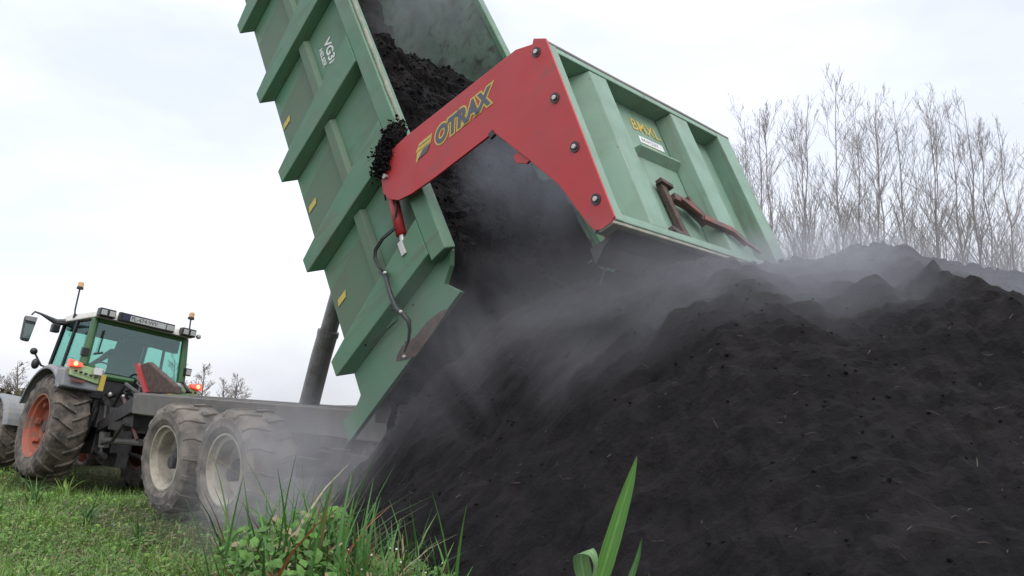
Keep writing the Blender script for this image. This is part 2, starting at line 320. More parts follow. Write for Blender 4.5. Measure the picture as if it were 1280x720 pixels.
vs=[(-.51,.012,.9)]+[(x+.012*rnd.uniform(-1,1),.003,z) for x,z in mp_]; n_=len(mp_); r.add(vs,[(0,1+i,1+(i+1)%n_) for i in range(n_)]); o=sub(r,'dried_mud',M['mudbrown'])
o['label']='brown dried mud patch on rear corner of green body'
r=MB(); r.box(-.2,-.05,.002,.02,.60,.74); sub(r,'corner_gusset',M['green'])
# red tailgate cylinders, one each side
for yy in (.10,-WB-.10):
    r=MB(); r.tube([(.83,yy,1.27),(.36,yy,1.20)],.048,14); c_=sub(r,'gate_ram',M['red'],smooth=True)
    r=MB(); r.tube([(.36,yy,1.20),(.20,yy,1.175)],.024,10); r.box(.16,.30,yy-.035,yy+.03,1.145,1.205); sub(r,'ram_end',M['bright'],bevel=.005)
# compost still inside the body and sliding over its rear edge
def fill_z(x,y):
    base=[(-.9,.18),(-.55,.55),(-.1,.95),(.6,1.22),(1.3,1.35),(2.2,1.42),(3.0,1.33),(3.5,1.02),(4.0,.60),(4.6,.28),(5.6,.12),(7.5,.10)]
    z=base[-1][1]
    for a,b2 in zip(base,base[1:]):
        if x<=b2[0]:
            t=max(0,(x-a[0])/(b2[0]-a[0])); z=a[1]+(b2[1]-a[1])*t; break
    p=Vector((x,y,0)); z-=.22*(1-((y+WB/2)/(WB/2))**2)*(-.3 if x>0 else -1.2)*(-.5)
    return z+.16*noise.fractal(p*1.3,1,2,3)+.09*noise.fractal(p*4.2,.9,2,4)+.03*noise.fractal(p*14,.8,2,2)
fx=[-.95+i*.045 for i in range(188)]; fy=[-WB+.052+i*(WB-.104)/52 for i in range(53)]
r=MB(); nx=len(fx); r.v=[(x,y,max(.065,fill_z(x,y))) for y in fy for x in fx]; r.f=[(j*nx+i,j*nx+i+1,(j+1)*nx+i+1,(j+1)*nx+i) for j in range(52) for i in range(nx-1)]; r.mi=[0]*len(r.f)
for i in range(4500):
    x=rnd.uniform(-.9,4.4); y=rnd.uniform(-WB+.08,-.08); q=.006+.017*rnd.random()**2; clod(r,(x,y,fill_z(x,y)+q*.3),q)
tag(r.build('compost_load',M['compost'],mtx=trailer.matrix_basis@BM),'black compost load inside the raised green body, sliding towards its mouth','compost')
# lump clinging over the near top rail by the red arm
r=MB()
for i in range(7000):
    t=rnd.random(); c=Vector((1.24-.26*t,.12+.10*t,1.62-.24*t))+Vector((rnd.gauss(0,.048),rnd.gauss(0,.04),rnd.gauss(0,.045))); clod(r,c+Vector((-.05,0,-.08))*rnd.random()**2,.003+.015*rnd.random()**3)
r.ball((1.16,.13,1.54),(.13,.10,.12),16,10,.14,rnd); r.ball((1.04,.17,1.45),(.09,.07,.10),14,8,.14,rnd)
tag(r.build('compost_clump',M['compost'],mtx=trailer.matrix_basis@BM),'ragged black compost clump caught where the red arm meets the green side rail','compost')
# falling mass between the mouth and the heap
r=MB(); cols=56; rows=60; inv=(trailer.matrix_basis@BM)
vs=[]
for j in range(rows+1):
    t=j/rows
    for i in range(cols):
        q=2*math.pi*i/cols; yy=-WB/2+(WB/2-.10+.12*t)*math.cos(q); 
        top=inv@Vector((-.15-.25*math.sin(q)*-.9,yy,.72+.74*math.sin(q)))
        p=top.copy(); p.z=top.z*(1-t)+ .2*t; p+=Vector((.35,-.15,0))*t
        n_=Vector((math.cos(q)*-.68,-.73*math.cos(q)-.4*math.sin(q),0)); d=.17*noise.fractal(Vector((p.x*1.7,p.y*1.7,p.z*.9)),1,2,5)
        vs.append(p+n_*d)
r.add(vs,[(j*cols+i,j*cols+(i+1)%cols,(j+1)*cols+(i+1)%cols,(j+1)*cols+i) for j in range(rows) for i in range(cols)])
for i in range(2200):
    k=rnd.randrange(len(vs)); c=Vector(vs[k])+Vector((rnd.gauss(0,.07),rnd.gauss(0,.07),rnd.gauss(0,.05))); clod(r,c,.008+.03*rnd.random()**2)
for i in range(900):
    k=rnd.randrange(len(vs)); c=Vector(vs[k])+Vector((rnd.gauss(.1,.12),rnd.gauss(-.1,.12),rnd.gauss(0,.1)))
    if (c-TO).dot(Hd)>.35: continue
    clod(r,c,.004+.016*rnd.random()**2.5)
tag(r.build('falling_compost',M['compost'],smooth=False),'dark curtain of compost falling from the body mouth down to the heap','compost',kind='stuff')
# compost caked on the inside of the far wall near the mouth
r=MB(); na,nb_=70,40; vs=[]
for j in range(nb_+1):
    for i in range(na+1):
        x=-.86+3.3*i/na; z=-.30+1.83*j/nb_; x=max(x,-.80+.20*max(0,z+.3)+.012*noise.noise(Vector((z*6,1,1))))
        e=.6*noise.fractal(Vector((x*1.6,z*1.6,8)),1,2,4)+.35-max(0,(x-1.0))*.55
        vs.append((x,-WB+.052+max(-.02,min(.05,e*.12))+.012*noise.noise(Vector((x*9,z*9,2))),z))
r.add(vs,[(j*(na+1)+i,j*(na+1)+i+1,(j+1)*(na+1)+i+1,(j+1)*(na+1)+i) for j in range(nb_) for i in range(na)])
sub(r,'caked_compost',M['compost'],smooth=True)
# ---- tailgate
GM=BM@frame((-.979,.2,3.088),(0,-1,0),(.9937,0,.112),(-.112,0,.9937)); GW=2.74; GH=1.54; BinG=(frame((-.979,.2,3.088),(0,-1,0),(.9937,0,.112),(-.112,0,.9937))).inverted()
r=MB()
r.box(.03,GW-.03,.03,GH-.03,-.19,-.16)                                    # plate
r.box(.012,.12,.0,GH,-.19,0); r.box(GW-.26,GW-.012,.0,GH-.0,-.19,-.002)            # side members
r.box(.122,GW-.262,GH-.055,GH,-.19,-.004); r.box(.122,GW-.262,0,.065,-.19,-.004)  # top and bottom flanges
gate=r.build('tailgate',M['gate'],trailer,mtx=GM,bevel=.008)
def gs(mb,name,m,**k): return mb.build(name,m,gate,**k)
for f0,f1,b0,b1 in ((.50,.72,.40,.74),(1.66,1.93,1.62,1.95)):
    r=MB(); r.hull2([(f0,.067,-.01),(f1,.067,-.01),(f1,GH-.057,-.01),(f0,GH-.057,-.01)],[(b0,.067,-.159),(b1,.067,-.159),(b1,GH-.057,-.159),(b0,GH-.057,-.159)]); gs(r,'gate_rib',M['gate'],bevel=.008)
r=MB(); r.tube([(.0,GH+.015,-.02),(GW*.33,GH+.012,-.02),(GW*.66,GH+.02,-.02),(GW,GH+.012,-.02)],.022,6); gs(r,'gate_lip',M['steel'],smooth=True)
r=MB(); pts=[(GW+.012,GH-.02-i*.075,-.03+.008*noise.noise(Vector((i*.8,1,1)))) for i in range(20)]; r.tube(pts,.02,5); gs(r,'rubber_seal',M['mudbrown'],smooth=True)
r=MB(); r.box(.0,GW,-.03,-.003,-.14,-.01); gs(r,'bottom_edge',M['edge'],bevel=.006)
r=MB(); r.hull2([(.10+.0,-.034,-.31),(GW,-.034,-.31),(GW,-.16,-.31),(.10,-.16,-.31)],[(.10,-.034,-.05),(GW,-.034,-.05),(GW,-.08,-.2),(.10,-.08,-.2)]); gs(r,'bottom_beam',M['dark'])
r=MB(); r.hull2([(1.03,1.01,-.158),(1.615,1.01,-.158),(1.615,.93,-.158),(1.03,.93,-.158)],[(1.03,1.0,-.09),(1.615,1.0,-.09),(1.615,.985,-.09),(1.03,.985,-.09)]); gs(r,'gate_stiffener',M['gate'])
# lettering
text('model_lettering','BMXL',.165,M['yellow'],gate,frame((1.15,1.25,-.157),(1,0,0),(0,1,0),(0,0,1)),ext=.002,offset=.001,space=1.0)
r=MB(); r.box(1.19,1.55,1.12,1.19,-.1595,-.156); pl=gs(r,'maker_sign',M['white'])
text('sign_lettering','BRIMONT',.05,M['decal_grey'],gate,frame((1.215,1.138,-.1555),(1,0,0),(0,1,0),(0,0,1)),ext=.0005,space=1.25)
r=MB(); r.box(1.28,1.42,1.05,1.10,-.1595,-.156); gs(r,'sticker',M['yellow'])
# wiper-shaped white sticker low at the left
r=MB(); cc=[(.36,.36),(.42,.35),(.50,.29),(.56,.19),(.545,.185),(.48,.26),(.41,.30)]; r.prism([(x-.02,y-.03) for x,y in cc],lambda x,y:(x,y,-.155),lambda x,y:(x,y,-.158))
cc=[(.40,.30),(.43,.29),(.47,.17),(.42,.17)]; r.prism([(x-.02,y-.03) for x,y in cc],lambda x,y:(x,y,-.153),lambda x,y:(x,y,-.158)); gs(r,'white_sticker',M['white'])
# rusty latch mechanism
def bar(mb,p,q,w,t):
    p=Vector(p);q=Vector(q); d=(q-p).normalized(); n=Vector((0,0,1)); sd_=d.cross(n).normalized(); n=sd_.cross(d)
    A=[p+sd_*w+n*t,p-sd_*w+n*t,p-sd_*w-n*t,p+sd_*w-n*t]; B=[v+(q-p) for v in A]; mb.hull2(A,B)
r=MB(); bar(r,(1.13,.66,-.12),(1.17,.16,-.12),.035,.025); bar(r,(1.08,.66,-.10),(1.24,.63,-.10),.02,.03); bar(r,(.98,.20,-.12),(1.22,.13,-.12),.02,.03); bar(r,(1.17,.3,-.12),(1.24,.09,-.12),.02,.02); gs(r,'latch_post',M['mudbrown'],bevel=.006)
r=MB(); bar(r,(1.20,.53,-.10),(1.42,.47,-.08),.035,.03); bar(r,(1.40,.50,-.09),(1.56,.36,-.08),.055,.03); bar(r,(1.47,.60,-.1),(1.52,.44,-.1),.02,.02); gs(r,'latch_crank',M['rust'],bevel=.006)
r=MB(); bar(r,(1.25,.50,-.06),(1.47,.385,-.05),.018,.018); bar(r,(1.50,.37,-.06),(1.72,.24,.03),.03,.024); bar(r,(1.70,.25,.03),(1.90,.16,.03),.026,.022); gs(r,'latch_bar',M['rustred'],bevel=.006)
r=MB(); bar(r,(1.72,.76,-.14),(1.88,.42,-.12),.012,.015); bar(r,(1.70,.735,-.14),(1.76,.745,-.14),.015,.015); gs(r,'latch_link',M['rust'],bevel=.004); r=MB(); bar(r,(1.84,.18,.035),(2.10,.11,.035),.016,.014); gs(r,'latch_link',M['rust'],bevel=.004)
# red arm panels (near and far)
ARM=[(.76,1.26),(.88,1.29),(.98,1.38),(1.035,1.52),(1.01,1.72),(.72,3.02),(.63,3.16),(.66,3.19),(.57,3.275),(-.975,3.10),(-.995,3.06),(-.985,2.97),(-.955,2.925),(-.88,2.90),(-.49,2.84),(-.11,2.70),(.27,2.55),(.305,2.53),(.43,1.86),(.5,1.56),(.56,1.40),(.65,1.30)]
for s_,ya,yb in ((0,.205,.185),(1,-WB-.205,-WB-.185)):
    AR=ARM if s_==0 else [(x,z-.05 if z>2.9 else z) for x,z in ARM]
    r=MB(); r.prism(AR,lambda x,z:(x,ya,z),lambda x,z:(x,yb,z))
    e=[ARM[i] for i in (3,4,5)]; 
    for a_,b_ in ((ARM[3],ARM[4]),(ARM[4],ARM[5])):       # flange along the upper edge
        r.hull2([(a_[0],yb,a_[1]),(a_[0]-.02,yb,a_[1]-.004),(b_[0]-.02,yb,b_[1]-.004),(b_[0],yb,b_[1])],[(a_[0]+.0,yb+(-.08 if s_==0 else .08),a_[1]),(a_[0]-.02,yb+(-.08 if s_==0 else .08),a_[1]-.004),(b_[0]-.02,yb+(-.08 if s_==0 else .08),b_[1]-.004),(b_[0],yb+(-.08 if s_==0 else .08),b_[1])])
    arm=r.build('arm_panel',M['red'],gate,mtx=BinG,bevel=.004)
    if s_==0:
        for (x,z) in ((.54,3.16),(.10,3.12),(-.34,3.08),(-.78,3.04)):
            r=MB(); K=14; r.prism([(x+.042*math.cos(2*math.pi*i/K),z+.038*math.sin(2*math.pi*i/K)) for i in range(K)],lambda a,c:(a,.206,c),lambda a,c:(a,.211,c)); r.build('bolt_socket',M['black'],gate,mtx=BinG)
            r=MB(); r.prism([(x+.019*math.cos(2*math.pi*i/6),z+.019*math.sin(2*math.pi*i/6)) for i in range(6)],lambda a,c:(a,.212,c),lambda a,c:(a,.226,c)); r.build('bolt',M['bright'],gate,mtx=BinG,bevel=.003)
        r=MB(); r.tube([(.86,.206,1.36),(.86,.235,1.36)],.022,10); r.build('pivot_bolt',M['bright'],gate,mtx=BinG); r=MB(); r.tube([(.93,.206,1.36),(.93,.222,1.36)],.012,8); r.build('pivot_bolt',M['dark'],gate,mtx=BinG)
        r=MB(); r.box(.275,.325,.19,.215,2.49,2.54); r.build('corner_notch',M['dark'],gate,mtx=BinG)
        r=MB(); r.prism([(-.12,2.79),(.0,2.74),(.01,2.60),(-.05,2.59),(-.13,2.67)],lambda x,z:(x,.19,z),lambda x,z:(x,.17,z)); r.build('edge_tab',M['red'],gate,mtx=BinG)
        # logo: yellow stylised block and dark letters with a yellow outline, reading up the arm
        d=Vector((-.13,0,.68)).normalized(); u=Vector((d.z,0,-d.x))      # baseline direction, letter-up direction
        LM=BinG@frame((.665,.2075,1.98),d,u,(0,1,0)) if d.cross(u).y>0 else BinG@frame((.665,.2075,1.98),d,u,d.cross(u))
        text('logo_outline','OTRAX',.185,M['yellow'],gate,LM,shear=.35,offset=.024,ext=.0008,space=1.04)
        LM2=LM.copy(); LM2.translation=LM.translation+(BinG.to_3x3()@Vector((0,.002,0))); text('logo_lettering','OTRAX',.185,M['decal_grey'],gate,LM2,shear=.35,offset=.009,ext=.0008,space=1.04)
        def lp(a,c,yy): p=Vector((.69,yy,1.74))+d*a+u*c; return p
        r=MB(); 
        for poly in ([(0,.09),(.07,.15),(.24,.15),(.20,.09)],[(-.02,0),(.02,.085),(.21,.085),(.15,.05),(.08,.05)]):
            r.prism(poly,lambda a,c:lp(a,c,.2065),lambda a,c:lp(a,c,.208))
        r.build('logo_block',M['yellow'],gate,mtx=BinG)
        r=MB()
        for poly in ([(.01,.02),(.10,.078),(.19,.078),(.14,.03)],[(.05,.12),(.06,.125),(.2,.125),(.19,.12)]):
            r.prism(poly,lambda a,c:lp(a,c,.2082),lambda a,c:lp(a,c,.2095))
        r.build('logo_mark',M['decal_grey'],gate,mtx=BinG)
# thin chain stay hanging under the gate
r=MB(); q0=Vector((.22,-.1,-.28)); r.tube([q0,q0+Vector((-.02,-.09,-.05)),q0+Vector((-.04,-.16,-.10))],.008,5); gs(r,'gate_stay',M['dark'])
# ---- chassis
r=MB()
for y0,y1 in ((-.78,-.70),(-1.65,-1.57)): r.box(-.55,6.42,y0,y1,1.07,1.37)
for x in (-.5,.9,2.85,4.6,6.3): r.box(x,x+.1,-1.568,-.782,1.12,1.32)
r.box(-.6,-.3,-2.2,-.15,1.30,1.52)
r.box(-.55,6.42,-.81,-.781,1.355,1.385); r.box(-.55,6.42,-.81,-.781,1.05,1.08)
chas=r.build('chassis',M['steel'],trailer,bevel=.01)
r=MB(); r.hull2([(6.42,-.72,1.1),(6.42,-.72,1.34),(6.42,-1.63,1.34),(6.42,-1.63,1.1)],[(8.9,-1.1,.62),(8.9,-1.1,.78),(8.9,-1.25,.78),(8.9,-1.25,.62)]); r.build('drawbar',M['dark'],trailer,bevel=.01)
r=MB(); r.tube([(8.45,-1.1,.52),(6.8,-1.05,.60)],.055,10); r.tube([(8.5,-1.12,.40),(8.5,-1.12,.66)],.09,10); r.build('parking_stand',M['steel'],trailer,smooth=False)
r=MB(); r.tube([(7.4,-.95,1.25),(6.6,-.9,.66)],.028,8); r.build('red_strut',M['rustred'],trailer)
r=MB()
r.box(7.2,7.8,-1.5,-.9,.75,1.1); r.box(6.7,7.1,-1.3,-.85,.85,1.2); r.tube([(6.5,-.9,1.3),(7.0,-.8,1.5),(7.6,-.95,1.35),(8.2,-1.1,1.1)],.03,6); r.tube([(6.5,-1.0,1.35),(7.1,-1.0,1.6),(7.8,-1.1,1.2)],.025,6); r.tube([(6.9,-.8,.9),(7.3,-.8,.6),(8,-.9,.5)],.03,6)
r.build('hose_bundle',M['dark'],trailer)
r=MB(); r.hull2([(6.93,-.9,1.80),(6.50,-.9,1.86),(5.45,-.9,1.50),(5.38,-.9,1.40),(6.45,-.9,1.38)],[(6.93,-.99,1.80),(6.50,-.99,1.86),(5.45,-.99,1.50),(5.38,-.99,1.40),(6.45,-.99,1.38)]); fl=r.build('front_guard',M['mudbrown'],trailer,bevel=.02); fl['label']='brown mud-caked guard standing at the front of the chassis'
r=MB(); r.hull2([(6.95,-.87,1.80),(6.80,-.87,1.84),(6.35,-.87,1.40),(6.48,-.87,1.38)],[(6.95,-.898,1.80),(6.80,-.898,1.84),(6.35,-.898,1.40),(6.48,-.898,1.38)]); r.build('guard_edge',M['red'],trailer)
r=MB()
r.tube([(2.39,-1.17,1.25),(2.17,-1.17,1.95),(2.06,-1.17,2.24)],.122,20); r.tube([(2.06,-1.17,2.24),(1.75,-1.17,3.1),(1.45,-1.17,3.9)],.102,20); r.tube([(2.07,-1.17,2.20),(2.05,-1.17,2.27)],.130,20)
r.build('hydraulic_ram',M['cyl'],trailer,smooth=False,bevel=.004)
# suspension, axles
r=MB()
for x in (3.63,2.15): r.tube([(x,-2.2,.60),(x,-.1,.60)],.075,12); 
for y in (-.8,-1.55):
    r.box(1.5,4.2,y-.05,y+.05,.68,.80); r.box(2.7,3.05,y-.06,y+.06,.78,1.06)
    for x in (3.63,2.15): r.box(x-.12,x+.12,y-.07,y+.07,.55,.85)
r.build('axle_bogie',M['dark'],trailer,bevel=.01)
# ---- wheels
def wheel(parent,cx,yo,cz,Rr,w,rimR,nl,out,mt,mrim,style,mtx=None,lughx=.035):
    """wheel at (cx, outer face y=yo), out=+1 if outer side is +y"""
    X=frame((cx,yo,cz),(1,0,0),(0,1,0),(0,0,1)); o_=out; Y=lambda q:-o_*q     # q = distance inwards from the outer face
    hb=MB(); hb.lathe([(.001,Y(.17)),(.10,Y(.17)),(.12,Y(.20)),(.12,Y(.30)),(.17,Y(.31)),(.17,Y(.34)),(.001,Y(.34))],20)
    for i in range(8):
        q=2*math.pi*i/8; hb.tube([(.145*math.cos(q),Y(.30),.145*math.sin(q)),(.145*math.cos(q),Y(.27),.145*math.sin(q))],.014,6)
    hub=hb.build('wheel',M['dark'],parent,mtx=X)
    t=MB(); s_=Rr-rimR
    prof=[(rimR,Y(.06)),(rimR+.02,Y(.03)),(rimR+s_*.3,Y(-.005)),(rimR+s_*.6,Y(.0)),(Rr-lughx*1.6,Y(.045)),(Rr-lughx,Y(.11)),(Rr-lughx*.8,Y(w/2)),(Rr-lughx,Y(w-.11)),(Rr-lughx*1.6,Y(w-.045)),(rimR+s_*.6,Y(w)),(rimR+s_*.3,Y(w+.005)),(rimR+.02,Y(w-.03)),(rimR,Y(w-.06))]
    t.lathe(prof,56)
    def P(r,q,y): return Vector((r*math.cos(q),y,r*math.sin(q)))
    for i in range(nl):
        for sd in (0,1):
            q0=2*math.pi*(i+.5*sd)/nl
            if style=='ag':
                steps=[(w*.53,0.0,Rr,.030),(w*.36,.10,Rr,.032),(w*.20,.22,Rr-.004,.036),(.055,.34,Rr-.02,.042),(.012,.38,Rr-.085,.04),(.0,.385,Rr-.13,.03)]
            else:
                steps=[(w*.49,0.0,Rr,.055),(w*.30,.05,Rr,.06),(.12,.10,Rr-.004,.062),(.045,.12,Rr-.022,.06),(.008,.125,Rr-.07,.05)]
            ang=(.95/ Rr)**1*1.0
            Aa=[];rings=[]
            for (qd,da,rr_,hw) in steps:
                y=Y(qd if sd==0 else w-qd); th=q0-da*(.9/Rr)*.55; dq=hw/Rr*.75; rb=rr_-lughx*1.4
                rings.append([P(rr_,th-dq*.7,y),P(rr_,th+dq*.7,y),P(rb,th+dq,y),P(rb,th-dq,y)])
            vs=[v for k in rings for v in k]; m_=len(rings)
            fs=[(a*4+b,a*4+(b+1)%4,(a+1)*4+(b+1)%4,(a+1)*4+b) for a in range(m_-1) for b in range(4)]+[(3,2,1,0),((m_-1)*4,(m_-1)*4+1,(m_-1)*4+2,(m_-1)*4+3)]
            t.add(vs,fs)
    t.build('tyre',mt,hub,bevel=.0)
    rm=MB(); rm.lathe([(rimR+.008,Y(.045)),(rimR+.015,Y(.03)),(rimR-.01,Y(.03)),(rimR-.02,Y(.09)),(rimR-.06,Y(.10)),(rimR-.065,Y(.26)),(rimR-.12,Y(.29)),(.2,Y(.30)),(.1,Y(.31))],44)
    rm.lathe([(rimR-.03,Y(.10)),(rimR-.03,Y(w-.06)),(rimR+.01,Y(w-.04))],44)
    if style=='ag':
        for i in range(8):
            q=2*math.pi*i/8+.2; m_=Matrix.Rotation(-q,4,'Y'); rm.box(rimR-.14,rimR-.04,min(Y(.16),Y(.24)),max(Y(.16),Y(.24)),-.05,.05,m_)
    rm.build('rim',mrim,hub,smooth=False,bevel=.004)
    return hub
for cx in (3.66,2.16):
    wheel(trailer,cx,.0,.655,.665,.58,.38,16,1,M['tyre2'],M['rim'],'block',lughx=.022)
    wheel(trailer,cx,-WB,.655,.665,.58,.38,16,-1,M['tyre2'],M['rim'],'block',lughx=.022)
# ---------------------------------------------------------------- tractor
PS,TL=R(48),R(9.5)
Ft=Vector((-math.sin(PS),math.cos(PS),0)); L0=Vector((-math.cos(PS),-math.sin(PS),0)); Lt=math.cos(TL)*L0+math.sin(TL)*Vector((0,0,1)); Zz=Ft.cross(Lt)
TM=frame((-7.528,14.781,-1.70+1.55),Ft,Lt,Zz)
tractor=empty('tractor',TM); tag(tractor,'green tractor with muddy red-rimmed tyres and beacons, hitched to the trailer at far left','tractor')
def tp(mb,name,m,parent=None,**k): return mb.build(name,m,parent or tractor,**k)
w1=wheel(tractor,0,1.22,.92,.92,.60,.54,20,1,M['tyre'],M['rimred'],'ag',lughx=.05)
wheel(tractor,0,-1.22,.92,.92,.60,.54,20,-1,M['tyre'],M['rimred'],'ag',lughx=.05)
wheel(tractor,2.65,1.12,.68,.68,.48,.38,18,1,M['tyre'],M['rimred'],'ag',lughx=.04)
wheel(tractor,2.65,-1.12,.68,.68,.48,.38,18,-1,M['tyre'],M['rimred'],'ag',lughx=.04)
r=MB(); r.box(-.45,1.6,-.35,.35,.55,1.25); r.box(1.4,3.2,-.30,.30,.6,1.1); r.tube([(0,-.9,.92),(0,.9,.92)],.16,12); r.tube([(2.65,-.9,.68),(2.65,.9,.68)],.1,10); r.box(-.62,-.3,-.45,.45,1.0,1.55); r.box(-.55,.4,-.55,.55,1.25,1.5)
tp(r,'transmission',M['dark'],bevel=.02)
r=MB(); r.hull2([(1.3,.42,1.15),(1.3,-.42,1.15),(1.3,-.40,1.95),(1.3,.40,1.95)],[(3.7,.36,1.0),(3.7,-.36,1.0),(3.7,-.28,1.6),(3.7,.28,1.6)]); tp(r,'bonnet',M['tgreen'],bevel=.08)
# linkage
r=MB()
for s_ in (1,-1):
    r.tube([(-.5,s_*.3,.62),(-1.25,s_*.42,.55)],.045,8); r.tube([(-.95,s_*.38,.58),(-.75,s_*.42,1.45)],.03,8); r.tube([(-.45,s_*.42,1.45),(-.8,s_*.42,1.45)],.05,8); r.tube([(-.5,s_*.55,.8),(-.62,s_*.5,1.35)],.045,8)
r.tube([(-.55,0,1.3),(-1.1,0,1.15)],.035,8); r.box(-.95,-.5,-.1,.1,.38,.62); r.box(-.75,-.55,-.16,.16,.6,1.3)
tp(r,'hitch_linkage',M['dark'])
r=MB()
for i,(y0,z0) in enumerate(((.32,1.55),(.2,1.6),(.05,1.6),(-.1,1.58),(-.25,1.55))):
    r.tube([(-.62,y0,z0),(-.95,y0*.8,z0+.12),(-1.3,y0*.5-.1,z0-.1),(-1.7,-.1,1.2),(-2.0,-.2,1.15)],.022,6)
r.tube([(-.6,-.75,1.95),(-.9,-.8,2.02),(-1.1,-.85,1.85)],.03,6)
tp(r,'coupling_hoses',M['hose'],smooth=True)
for y0 in (.35,.12):
    r=MB(); r.ball((-.66,y0,1.60),(.03,.04,.045),8,6); tp(r,'hose_coupling',M['bright'],smooth=True)
r=MB(); r.tube([(-.66,-.12,1.55),(-.72,-.12,1.95)],.02,6); pts=[(-.74,-.12+.11*math.cos(a),1.95+.13*math.sin(a)) for a in [i*math.pi/5 for i in range(11)]]; r.tube(pts,.018,6,False); tp(r,'grab_loop',M['fender'],smooth=True)
# rear fenders : arc sweep round the wheel
def fender(cx,cz,rad,y_in,y_out,a0,a1,th,n=16,drop=0):
    mb=MB(); vs=[]
    sgn=1 if y_out>y_in else -1
    for i in range(n+1):
        a=a0+(a1-a0)*i/n
        for (rr_,yy) in ((rad,y_in),(rad+.02,y_out-sgn*.06),(rad-.03,y_out),(rad-.07-drop,y_out),(rad-.07-drop,y_out-sgn*.02),(rad-.05,y_out-sgn*.025),(rad-th,y_out-sgn*.07),(rad-th,y_in)):
            vs.append((cx+rr_*math.cos(a),yy,cz+rr_*math.sin(a)))
    k=8; mb.add(vs,[(i*k+j,i*k+(j+1)%k,(i+1)*k+(j+1)%k,(i+1)*k+j) for i in range(n) for j in range(k)]+[tuple(range(k))[::-1],tuple(range(n*k,n*k+k))]); return mb
for s_ in (1,-1):
    fn=fender(0,.94,1.03,s_*.58,s_*1.26,R(20),R(140),.03); fo=tp(fn,'rear_fender',M['fender'],smooth=False,bevel=.006)
    r=MB(); r.hull2([(-.60,s_*.58,1.60),(-.60,s_*1.27,1.56),(-.55,s_*1.27,1.90),(-.50,s_*.58,2.06)],[(-.86,s_*.56,1.60),(-.86,s_*1.24,1.60),(-.78,s_*1.24,1.90),(-.76,s_*.56,1.97)]); r.build('fender_end',M['fender'],fo,bevel=.03)
    r=MB(); r.hull2([(-.872,s_*.66,1.72),(-.872,s_*1.16,1.80),(-.80,s_*1.16,2.02),(-.80,s_*.66,1.98)],[(-.75,s_*.66,1.72),(-.75,s_*1.16,1.80),(-.72,s_*1.16,2.02),(-.72,s_*.66,1.98)]); r.build('light_panel',M['tlime'],fo,bevel=.015)
    r=MB(); r.hull2([(-.885,s_*1.20,1.94),(-.885,s_*.98,1.97),(-.84,s_*.98,2.03),(-.84,s_*1.20,2.07)],[(-.75,s_*1.20,1.94),(-.75,s_*.98,1.97),(-.75,s_*.98,2.03),(-.75,s_*1.20,2.07)]); tl=r.build('tail_light',M['tail'],fo,bevel=.01)
    r=MB(); r.ball((-.89,s_*1.11,2.0),(.02,.038,.038),10,8); r.build('bulb',M['tailcore'],fo,smooth=True)
    r=MB()
    for k in range(5): r.ball((-.885,s_*(1.08-.085*k),1.885-.012*k),(.02,.03,.022),8,6)
    r.build('button_row',M['black'],fo,smooth=True)
    r=MB(); r.box(-.90,-.865,min(s_*.9,s_*1.12),max(s_*.9,s_*1.12),1.70,1.745); r.build('reflector',M['rustred'],fo)
    r=MB(); r.box(-.885,-.84,min(s_*.57,s_*.65),max(s_*.57,s_*.65),1.62,1.90); r.build('marker_sticker',M['yellow'],fo)
    r=MB(); r.box(-.888,-.84,min(s_*.655,s_*.78),max(s_*.655,s_*.78),1.88,2.0); r.build('speed_sticker',M['white'],fo)
    fn=fender(2.65,.68,.78,s_*.62,s_*1.14,R(20),R(165),.025,drop=0); tp(fn,'front_fender',M['fender'],bevel=.005)
# cab
xr,yl=-.55,.86
PB=[(xr-.08,.90,2.02),(xr-.08,-.90,2.02),(xr+.0,-.86,2.86),(xr+.0,.86,2.86)]
cab=MB()
for s_ in (1,-1):
    cab.tube([(-.58,s_*.74,1.82),(-.60,s_*.89,2.04),(-.50,s_*.84,2.88)],[.06,.085,.065],8)       # rear posts
    cab.hull2([(-.6,s_*.86,1.5),(1.25,s_*.80,1.3),(1.25,s_*.82,2.0),(-.6,s_*.88,2.02)],[(-.6,s_*.82,1.5),(1.25,s_*.76,1.3),(1.25,s_*.78,2.0),(-.6,s_*.84,2.02)])
cab.tube([(-.59,.75,1.90),(-.59,-.75,1.90)],.06,6); cab.tube([(-.5,.84,2.86),(-.5,-.84,2.86)],.05,6); cab.tube([(1.05,.8,2.86),(1.05,-.8,2.86)],.04,6)
cab.hull2([(-.62,.6,1.84),(-.62,.85,2.02),(-.60,.72,2.08),(-.62,.55,1.92)],[(-.55,.6,1.84),(-.55,.85,2.02),(-.55,.72,2.08),(-.55,.55,1.92)])
cab.box(-.5,1.2,-.8,.8,1.42,1.5); cabo=tp(cab,'cab',M['tgreen'],bevel=.01)
for s_ in (1,-1):
    r=MB(); r.tube([(1.25,s_*.70,1.6),(1.20,s_*.83,2.1),(1.05,s_*.80,2.88)],[.045,.04,.04],6); tp(r,'front_post',M['black'])
    r=MB(); r.tube([(.38,s_*.90,1.7),(.36,s_*.89,2.1),(.32,s_*.84,2.88)],.032,6); tp(r,'door_post',M['black'])
r=MB(); r.box(-.58,-.40,-.78,.78,1.5,1.84); tp(r,'cab_rear_panel',M['black'],bevel=.01)
r=MB(); r.hull2([(-.575,.83,1.97),(-.575,-.83,1.97),(-.505,-.79,2.83),(-.505,.79,2.83)],[(-.580,.83,1.97),(-.580,-.83,1.97),(-.510,-.79,2.83),(-.510,.79,2.83)]); r.build('rear_window',M['glass'],cabo)
